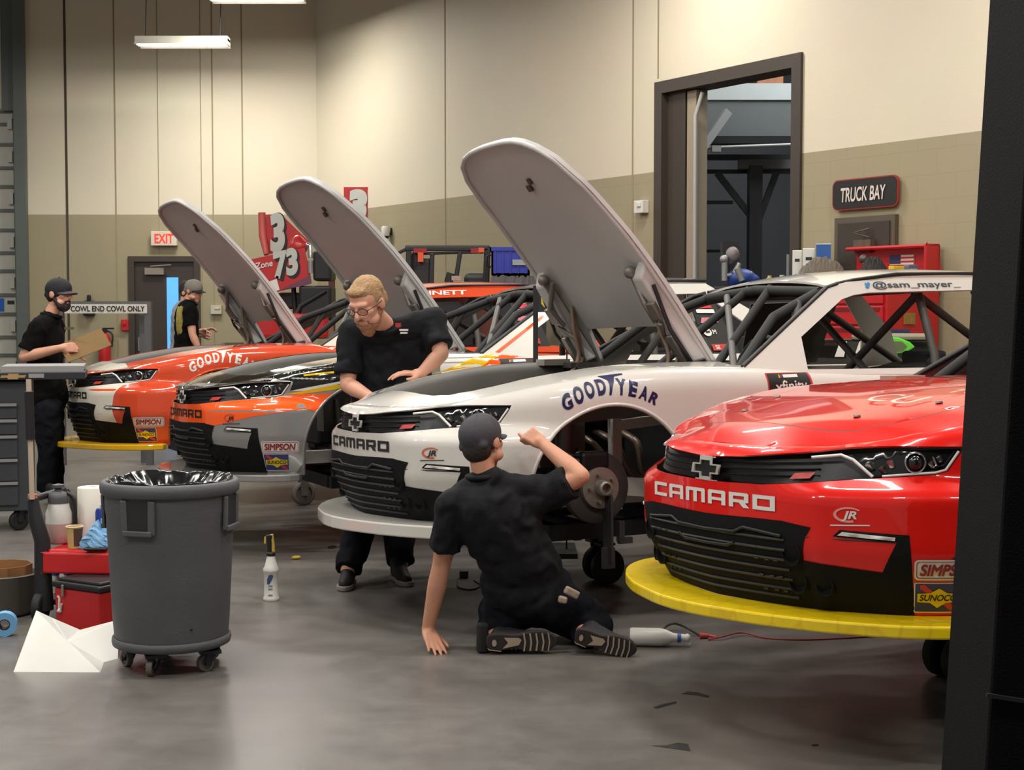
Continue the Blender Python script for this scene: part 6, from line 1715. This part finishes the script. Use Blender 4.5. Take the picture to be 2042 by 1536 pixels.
x = MB(); x.add(vs, fs, False); x.build('cover', mat('cover_dark', srgb(74, 70, 68), .85, noise=.2, scale=14), P)
P2 = empty('crate', P.location + V(pk(1018, 0).x, .32, zt_ + .02), (0, 0, 0), 'blue plastic crate on the covered cabinet', 'crate')
M_bl = mat('crate_blue', srgb(38, 52, 150), .45); h_ = pk(0, 492).z - zt_ - .02
x = MB()
for a, b in (((-.20, -.22, 0), (.20, -.20, h_)), ((-.20, .20, 0), (.20, .22, h_)), ((-.20, -.22, 0), (-.18, .22, h_)), ((.18, -.22, 0), (.20, .22, h_)), ((-.2, -.22, 0), (.2, .22, .02))): x.span(a, b)
for k in range(5): x.box((-.16 + .08 * k, -.226, h_ * .45), (.015, .012, h_ * .8))
x.span((-.215, -.235, h_ - .04), (.215, -.215, h_)); x.span((.20, -.235, h_ - .04), (.215, .235, h_)); x.span((-.215, -.235, h_ - .04), (-.20, .235, h_)); x.span((-.215, .215, h_ - .04), (.215, .235, h_)); x.build('shell', M_bl, P2)
x = MB(); x.span((.02, -.24, h_ * .35), (.2, -.228, h_ * .55)); x.build('label_strip', mat('label_grey', srgb(140, 148, 150), .5), P2)
x = MB(); x.tube([(-.205, -.05, h_ * .75), (-.25, -.05, h_ * .7), (-.25, -.05, h_ * .35), (-.205, -.05, h_ * .3)], .012, 8); x.build('handle', M_blk2, P2)

# ---- cabinets along the right wall (local x runs along the wall towards the camera, -y into the room)
yw = to_row(on_wall(1882, 600))[1]
ZC = 1.74
P = empty('red_tool_cabinet', row(WALL_X - .03, yw, 0), WROT, 'tall red tool cabinet with raised lid below the truck bay sign', 'tool cabinet')
x = MB(); x.span((-.92, -.60, .10), (0, -.02, ZC)); x.build('body', M_redm, P, bevel=.01)
for k in range(9):
    z1 = ZC - .03 - k * .165; x = MB(); x.span((-.89, -.622, z1 - .15), (-.03, -.60, z1)); dr = x.build('drawer', M_redm, P, bevel=.006)
    x = MB(); x.span((-.86, -.626, z1 - .045), (-.06, -.615, z1 - .016)); x.build('handle_slot', mat('slot_dark', srgb(110, 18, 22), .5), dr)
zl = EYE + (HORIZON - 488) / F_PX * 12.1
x = MB(); x.span((-.90, -.05, ZC), (0, -.02, zl)); x.span((-.90, -.18, zl - .03), (0, -.02, zl)); x.span((-.03, -.18, ZC), (0, -.02, zl)); x.build('lid', M_redm, P, bevel=.025, seg=3)
x = MB(); x.span((-.50, -.062, ZC + .09), (-.24, -.05, ZC + .22)); fg = x.build('flag_sticker', M_white, P)
x = MB(); x.span((-.50, -.067, ZC + .15), (-.38, -.06, ZC + .22)); x.build('flag_canton', mat('flag_blue', srgb(52, 56, 96), .6), fg)
for k in range(4): x = MB(); x.span((-.50 if k < 2 else -.38, -.066, ZC + .095 + k * .032), (-.24, -.06, ZC + .108 + k * .032)); x.build('flag_stripe', M_badge, fg)
x = MB(); x.span((0, -.42, ZC - .34), (.012, -.30, ZC - .25)); x.build('gold_sticker', mat('sticker_gold', srgb(150, 116, 60), .5, noise=.5, scale=40), P)
x = MB(); x.span((0, -.56, ZC - .46), (.012, -.36, ZC - .38)); x.build('blue_sticker', mat('sticker_blue', srgb(56, 72, 110), .5, noise=.4, scale=40), P)
Wm = Matrix.Rotation(WROT[2], 4, 'Z')
def on_cab(x_, y_): return P.location + (Wm @ V(x_, y_, 0)) + V(0, 0, ZC)
for (x_, y_, w, d, h, m, nm, lab, cat) in (
    (-.14, -.36, .06, .12, .12, mat('box_yellow', srgb(212, 190, 40), .5), 'yellow_box', 'small yellow box on top of the red tool cabinet', 'box'),
    (-.12, -.22, .06, .11, .13, mat('box_bluegrey', srgb(96, 112, 130), .5), 'blue_box', 'small blue grey box beside the yellow box on the red tool cabinet', 'box')):
    t = MB(); t.box((0, 0, h / 2), (w, d, h)); o = t.build(nm, m, None, on_cab(x_, y_), WROT, bevel=.006, label=lab, cat=cat)
    t = MB(); t.box((w / 2 + .002, 0, h * .55), (.004, d * .7, h * .4)); t.build('print', M_black if nm == 'yellow_box' else M_white, o)
t = MB(); t.tube([V(0, 0, 0), V(.06, 0, .10), V(.05, .02, .19)], .022, 10); t.ball((.05, .02, .19), .04); t.ball((.0, 0, .03), .05); t.tube([(.02, -.03, .02), (.11, -.03, .16)], .012)
t.build('air_tool', mat('tool_metal', srgb(90, 86, 80), .4, .5, noise=.4, scale=20), None, on_cab(-.62, -.30), label='dark metal air tool lying on the red tool cabinet', cat='tool')
# parts cabinet further along the wall with cartons and covers
ZK = 1.72
P = empty('parts_cabinet', row(WALL_X - .03, yw, 0), WROT, 'dark parts cabinet topped with cartons left of the red tool cabinet', 'cabinet')
x = MB(); x.span((-2.15, -.58, .0), (-.96, -.02, ZK)); x.build('body', M_dark, P, bevel=.01)
for k in range(4): x = MB(); x.span((-2.12, -.60, .08 + k * .41), (-.99, -.58, .46 + k * .41)); x.build('drawer', M_chestd, P, bevel=.006)
def on_k(px_, d):
    r = ray(px_, 520); t = (WALL_X - d) / (-(r.dot(FW))); q = V(0, 0, EYE) + r * t; q.z = ZK; return q
def zk(py, q): return EYE + (HORIZON - py) / F_PX * q.y - ZK
def carton(px_, d, w, py, lab, top=None):
    q = on_k(px_, d); h = zk(py, q)
    o = empty('carton', q, (0, 0, R(-12)), lab, 'box', 'white cartons on the parts cabinet')
    t = MB(); t.box((0, 0, h / 2), (w, .10, h)); t.build('case', M_wplast, o, bevel=.004)
    if top: t = MB(); t.box((0, -.052, h * .78), (w * .98, .004, h * .40)); t.box((-.03, -.052, h * .40), (w * .2, .004, h * .12)); t.box((.04, -.052, h * .40), (w * .25, .004, h * .10)); t.build('blue_print', mat('print_blue', srgb(44, 92, 160), .5), o)
    else: t = MB(); t.box((.0, -.052, h * .72), (w * .5, .004, h * .08)); t.box((0, -.052, h * .3), (w * .5, .004, h * .06)); t.build('grey_print', M_dark, o)
carton(1590, .30, .082, 500, 'white carton leftmost in the row by the truck bay opening')
carton(1613, .30, .105, 496, 'white carton in the middle of the three by the truck bay opening')
carton(1642, .30, .125, 487, 'white carton with blue printed top, tallest of the three', True)
random.seed(11)
def heap(name, label, cat, px0, px1, d, ph, m, sd_):
    qa, qb = on_k(px0, d), on_k(px1, d); w = (qb.x - qa.x); o = empty(name, (qa + qb) / 2, (0, 0, 0), label, cat)
    hh = zk(ph, (qa + qb) / 2); vs = []; nx_, ny_ = 34, 12; random.seed(sd_)
    for i in range(nx_ + 1):
        for j in range(ny_ + 1):
            f = i / nx_; g_ = sin(pi * j / ny_); z = hh * sin(pi * min(1, f * 1.05 + .02)) ** .5 * g_ ** .6 + random.uniform(-.02, .02) * g_
            vs.append((-w / 2 + w * f, -.07 + .14 * j / ny_, max(.0, z)))
    fs = [(i * (ny_ + 1) + j, (i + 1) * (ny_ + 1) + j, (i + 1) * (ny_ + 1) + j + 1, i * (ny_ + 1) + j + 1) for i in range(nx_) for j in range(ny_)]
    t = MB(); t.add(vs, fs, False); t.build('cloth', m, o)
heap('folded_cover', 'rumpled grey cover heaped on the parts cabinet before the cartons', 'cover', 1572, 1722, .48, 515, mat('cover_taupe', srgb(112, 104, 92), .8, noise=.3, scale=14), 11)
heap('black_cover', 'crumpled black cloth between the grey cover and red lid', 'cloth', 1700, 1792, .46, 514, mat('cloth_black', srgb(40, 37, 36), .7, noise=.4, scale=20), 5)
q = on_k(1571, .35); t = MB(); t.tube([(0, 0, 0), (0, 0, zk(508, q))], .012, 10); t.build('post', mat('post_grey', srgb(130, 132, 132), .4, .4), None, q, label='thin grey post standing left of the white cartons', cat='post')
for (px_, lab, m, r) in ((1560, 'pale round jug at the end of the parts cabinet', mat('jug_pale', srgb(186, 180, 168), .5), .045), (1535, 'yellow small jar by the truck bay opening', mat('jar_yellow', srgb(176, 150, 96), .5), .035)):
    t = MB(); t.lathe([(.001, 0), (r, 0), (r, .055), (r * .8, .07), (r * .5, .078), (r * .5, .095), (.001, .095)], n=18); t.build('jug', m, None, on_k(px_, .35), label=lab, cat='jug')
# machine in the opening
YM = 13.6
P = empty('drill_press', fl(1470, YM), (0, 0, 0), 'blue and white shop machine standing in the truck bay opening', 'machine')
pm = lambda a, b, dy=0.0: at(a, b, YM + dy) - P.location
x = MB(); x.span((pm(1440, 0).x, 0, 0), (pm(1505, 0).x, .5, pm(0, 575).z)); x.build('cabinet', M_dark, P, bevel=.02)
x = Blob(); x.ell(pm(1478, 555, .2), (.14, .12, .09)); x.ell(pm(1495, 560, .2), (.10, .1, .07)); x.ell(pm(1462, 562, .2), (.06, .08, .06)); x.build('blue_body', mat('machine_blue', srgb(36, 60, 130), .5), P, .015, 3)
x = MB(); x.tube([pm(1440, 550, .15), pm(1500, 545, .15)], .02); x.tube([pm(1445, 560, .15), pm(1445, 520, .15)], .028); x.tube([pm(1465, 545, .15), pm(1475, 525, .15)], .025); x.tube([pm(1470, 535, .1), pm(1480, 560, .1)], .03); x.ball(pm(1444, 517, .15), .04); x.build('spindle', mat('machine_grey', srgb(150, 150, 148), .4, .4), P)
x = Blob(); x.ell(pm(1461, 508, .2), (.065, .07, .075)); x.cap(pm(1458, 522, .2), pm(1461, 508, .2), .03); x.build('round_head', mat('head_pale', srgb(120, 112, 112), .5, noise=.3, scale=30), P, .012, 3)
x = MB(); x.span(pm(1440, 560, .4), pm(1475, 482, .4) + V(0, .15, 0)); x.build('back_panel', M_black, P)
# black striped panel with green scoop seen through the white car's side window
YG = 10.65
P = empty('body_panel', fl(1740, YG), (0, 0, R(-8)), 'black body panel with white letters and green scoop behind the white car', 'car panel')
pg = lambda a, b, dy=0.0: V((a - 1740) / F_PX * YG, dy, EYE + (HORIZON - b) / F_PX * YG)
x = MB(); x.span(pg(1612, 780), pg(1850, 676) + V(0, .05, 0)); x.build('panel', V_blk, P, bevel=.02)
x = MB(); x.span(pg(1700, 678, -.02), pg(1848, 665, -.02) + V(0, .1, 0)); x.build('beige_top', mat('panel_beige', srgb(150, 140, 122), .6), P, bevel=.02)
for a0, a1 in ((1668, 1690), (1706, 1722)): x = MB(); x.prism([(pg(a0 - 2, 0).x, pg(0, 712).z), (pg(a1 - 6, 0).x, pg(0, 712).z), (pg(a1, 0).x, pg(0, 681).z), (pg(a0 + 8, 0).x, pg(0, 681).z)], lambda u, v, w: V(u, -.012 + w, v), .01); x.build('white_letter', M_white, P)
lettering('white_letter', 'E', lambda u, v: V(pg(1733, 0).x + u, -.012, pg(0, 710).z + v), M_white, .115, P, bold=.05, shear=-.1, width=.10)
x = MB(); x.prism([(pg(a, 0).x, pg(0, b).z) for a, b in ((1768, 672), (1790, 673), (1812, 682), (1822, 692), (1805, 702), (1784, 706), (1776, 695))], lambda u, v, w: V(u, -.03 + w, v), .03); sc = x.build('green_scoop', mat('scoop_green', srgb(96, 206, 56), .4, coat=.5), P, bevel=.008)
x = MB(); x.prism([(pg(a, 0).x, pg(0, b).z) for a, b in ((1780, 680), (1796, 681), (1806, 690), (1798, 700), (1786, 701))], lambda u, v, w: V(u, -.034 + w, v), .008); x.build('scoop_mouth', mat('mouth_olive', srgb(92, 104, 66), .6), sc)
x = MB(); x.bar(pg(1640, 780, .03), pg(1640, 1090, .03), .04, .04); x.bar(pg(1835, 780, .03), pg(1835, 1090, .03), .04, .04); x.span((pg(1620, 0).x, -.05, 0), (pg(1845, 0).x, .10, .04)); x.build('stand', M_dark, P)

# ---- small things on the floor
q = on_floor(541, 1197)
P = empty('spray_bottle', q, (0, 0, R(20)), 'white spray bottle with yellow and black trigger standing on the floor', 'spray bottle')
x = MB(); x.lathe([(.001, .0), (.040, 0), (.043, .006), (.041, .016), (.037, .022), (.036, .145), (.041, .152), (.042, .165), (.034, .178), (.022, .225), (.019, .235), (.001, .235)], n=30); x.build('body', M_wplast, P)
x = MB(); x.lathe([(.020, .233), (.024, .236), (.024, .25), (.016, .256), (.001, .256)], n=20); x.tube([(-.008, 0, .25), (-.010, 0, .325)], .011, 10); x.box((-.010, 0, .334), (.03, .022, .02)); x.build('trigger_head', M_blk2, P, bevel=.003)
x = MB(); x.tube([(.012, 0, .25), (.012, 0, .30), (.004, 0, .345)], [.010, .008, .010], 10); x.tube([(-.028, 0, .335), (-.03, 0, .30)], .006, 8); x.build('yellow_shroud', mat('trigger_yellow', srgb(196, 168, 70), .5), P)
x = MB(); 
def lbl(pts): return [(.0392 * sin(a), -.0392 * cos(a), z) for a, z in pts]
vs = lbl([(-.75, .09), (-.75, .115), (-.5, .138), (.0, .14), (.1, .128), (-.2, .105), (-.45, .092)]); x.add(vs, [tuple(range(7))]); x.build('label', mat('label_blue', srgb(52, 70, 112), .5), P)
x = MB()
for z in (.03, .062, .078):
    vs = lbl([(-.6, z), (-.3, z), (.0, z), (.0, z + .006), (-.3, z + .006), (-.6, z + .006)]); x.add(vs, [(0, 1, 4, 5), (1, 2, 3, 4)])
x.build('label_line', mat('label_slate', srgb(120, 126, 150), .5), P)
q = on_floor(1252, 1288)
P = empty('spray_bottle', (q.x + .01, q.y, .042), (0, 0, R(-6)), 'white bottle with blue collar lying on the floor by the kneeling person', 'spray bottle')
Mx = Matrix.Rotation(R(90), 3, 'Y')
x = MB(); x.lathe([(.001, .0), (.038, 0), (.041, .008), (.041, .135), (.036, .16), (.020, .195), (.018, .215), (.001, .215)], n=28, M=Mx); x.build('body', M_wplast, P)
x = MB(); x.lathe([(.020, .213), (.022, .213), (.022, .228), (.018, .228)], n=20, M=Mx); x.build('blue_collar', mat('collar_blue', srgb(40, 84, 160), .5), P)
x = MB(); x.lathe([(.018, .228), (.016, .25), (.020, .258), (.012, .27), (.001, .27)], n=18, M=Mx); x.tube([(.23, 0, -.01), (.27, 0, -.03)], .006, 8); x.build('nozzle', M_wplast, P)
def cord(name, pts, r, m, label, cat):
    x = MB(); p = catmull([on_floor(a, b, r + dz) for a, b, dz in pts], 8); x.tube(p, r, 8); return x.build(name, m, None, label=label, cat=cat)
cord('cord', [(1412, 1276, 0), (1440, 1270, .012), (1480, 1262, .012), (1530, 1273, .0), (1600, 1276, 0), (1680, 1273, 0), (1760, 1268, 0), (1840, 1262, 0)], .004, mat('cord_red', srgb(150, 44, 40), .5), 'thin red cord along the floor under the yellow splitter', 'cord')
cord('hose', [(1322, 1262, .0), (1328, 1250, .02), (1345, 1244, .03), (1368, 1252, .03), (1395, 1268, .0)], .005, M_blk2, 'thin black hose arching from the lying bottle to the red cord', 'hose')
q = on_floor(1404, 1274); x = MB(); x.tube([(-.02, 0, .014), (.02, .002, .014)], [.014, .010], 10); x.tube([(.02, .002, .014), (.055, -.01, .010)], .007, 8); x.build('cord_plug', mat('plug_red', srgb(190, 70, 60), .5), None, q, label='red plug between black hose and red cord on the floor', cat='plug')
cord('cable', [(912, 1160, 0), (915, 1172, 0), (940, 1176, 0), (958, 1168, 0), (945, 1158, .0)], .004, M_blk2, 'loop of black cable on the floor behind the kneeling person', 'cable')
q = on_floor(925, 1152); x = MB(); x.box((0, 0, .02), (.05, .04, .04)); x.build('sanding_block', M_blk2, None, q, bevel=.006, label='small black block by the cable loop on the floor', cat='block')
q = on_floor(589, 1116); x = Blob(); x.ell((0, 0, .012), (.025, .018, .012)); x.ell((.018, .006, .012), (.016, .014, .012)); o = x.build('foam_scrap', mat('foam_yellow', srgb(200, 176, 60), .8), None, .006, 2); o.location = q; tag(o, 'scrap of yellow foam on the floor right of the standing spray bottle', 'scrap')
def mark(pts, i):
    x = MB(); x.add([on_floor(a, b, .0012) for a, b in pts], [tuple(range(len(pts)))]); x.build('floor_marking', mat('stain_dark', srgb(40, 40, 36), .6), kind='structure')
mark([(1358, 1384), (1372, 1379), (1392, 1381), (1415, 1388), (1412, 1391), (1385, 1386)], 0)
mark([(1302, 1411), (1322, 1404), (1348, 1399), (1349, 1402), (1328, 1408), (1310, 1413)], 1)
mark([(1298, 1487), (1330, 1486), (1352, 1481), (1372, 1484), (1377, 1498), (1350, 1494), (1325, 1491)], 2)
mark([(652, 1091), (662, 1087), (672, 1089), (668, 1094), (656, 1095)], 3)
mark([(1618, 1485), (1632, 1484), (1632, 1487), (1620, 1488)], 4)

# stand with sticker panel between the white and the silver car
YS = 9.3
P = empty('panel_stand', fl(1068, YS), (0, 0, 0), 'thin black stand with a small panel of yellow and white stickers between two cars', 'stand')
ps = lambda a, b, dy=0.0: V((a - 1068) / F_PX * YS, dy, EYE + (HORIZON - b) / F_PX * YS)
x = MB(); x.span((ps(1063, 0).x, -.015, 0), (ps(1073, 0).x, .015, ps(0, 570).z)); x.span((ps(1073, 0).x, -.012, ps(0, 575).z), (ps(1142, 0).x, .012, ps(0, 569).z)); x.span((ps(1129, 0).x, -.006, 0), (ps(1132, 0).x, .006, ps(0, 622).z)); x.span((ps(1050, 0).x, -.2, 0), (ps(1150, 0).x, .25, .03)); x.build('frame', M_black, P)
x = MB(); x.span((ps(1073, 0).x, -.008, ps(0, 623).z), (ps(1136, 0).x, .008, ps(0, 575).z)); pn = x.build('panel', M_dark, P)
x = MB(); x.prism([(ps(a, 0).x, ps(0, b).z) for a, b in ((1079, 588), (1094, 588), (1094, 606), (1087, 615), (1079, 606))], lambda u, v, w: V(u, -.011 + w, v), .004); x.build('shield_sticker', mat('shield_yellow', srgb(186, 170, 50), .5, noise=.2, scale=30), pn)
x = MB(); x.span((ps(1103, 0).x, -.011, ps(0, 614).z), (ps(1124, 0).x, -.007, ps(0, 587).z)); x.build('white_sticker', mat('sticker_white', srgb(190, 186, 178), .5), pn)
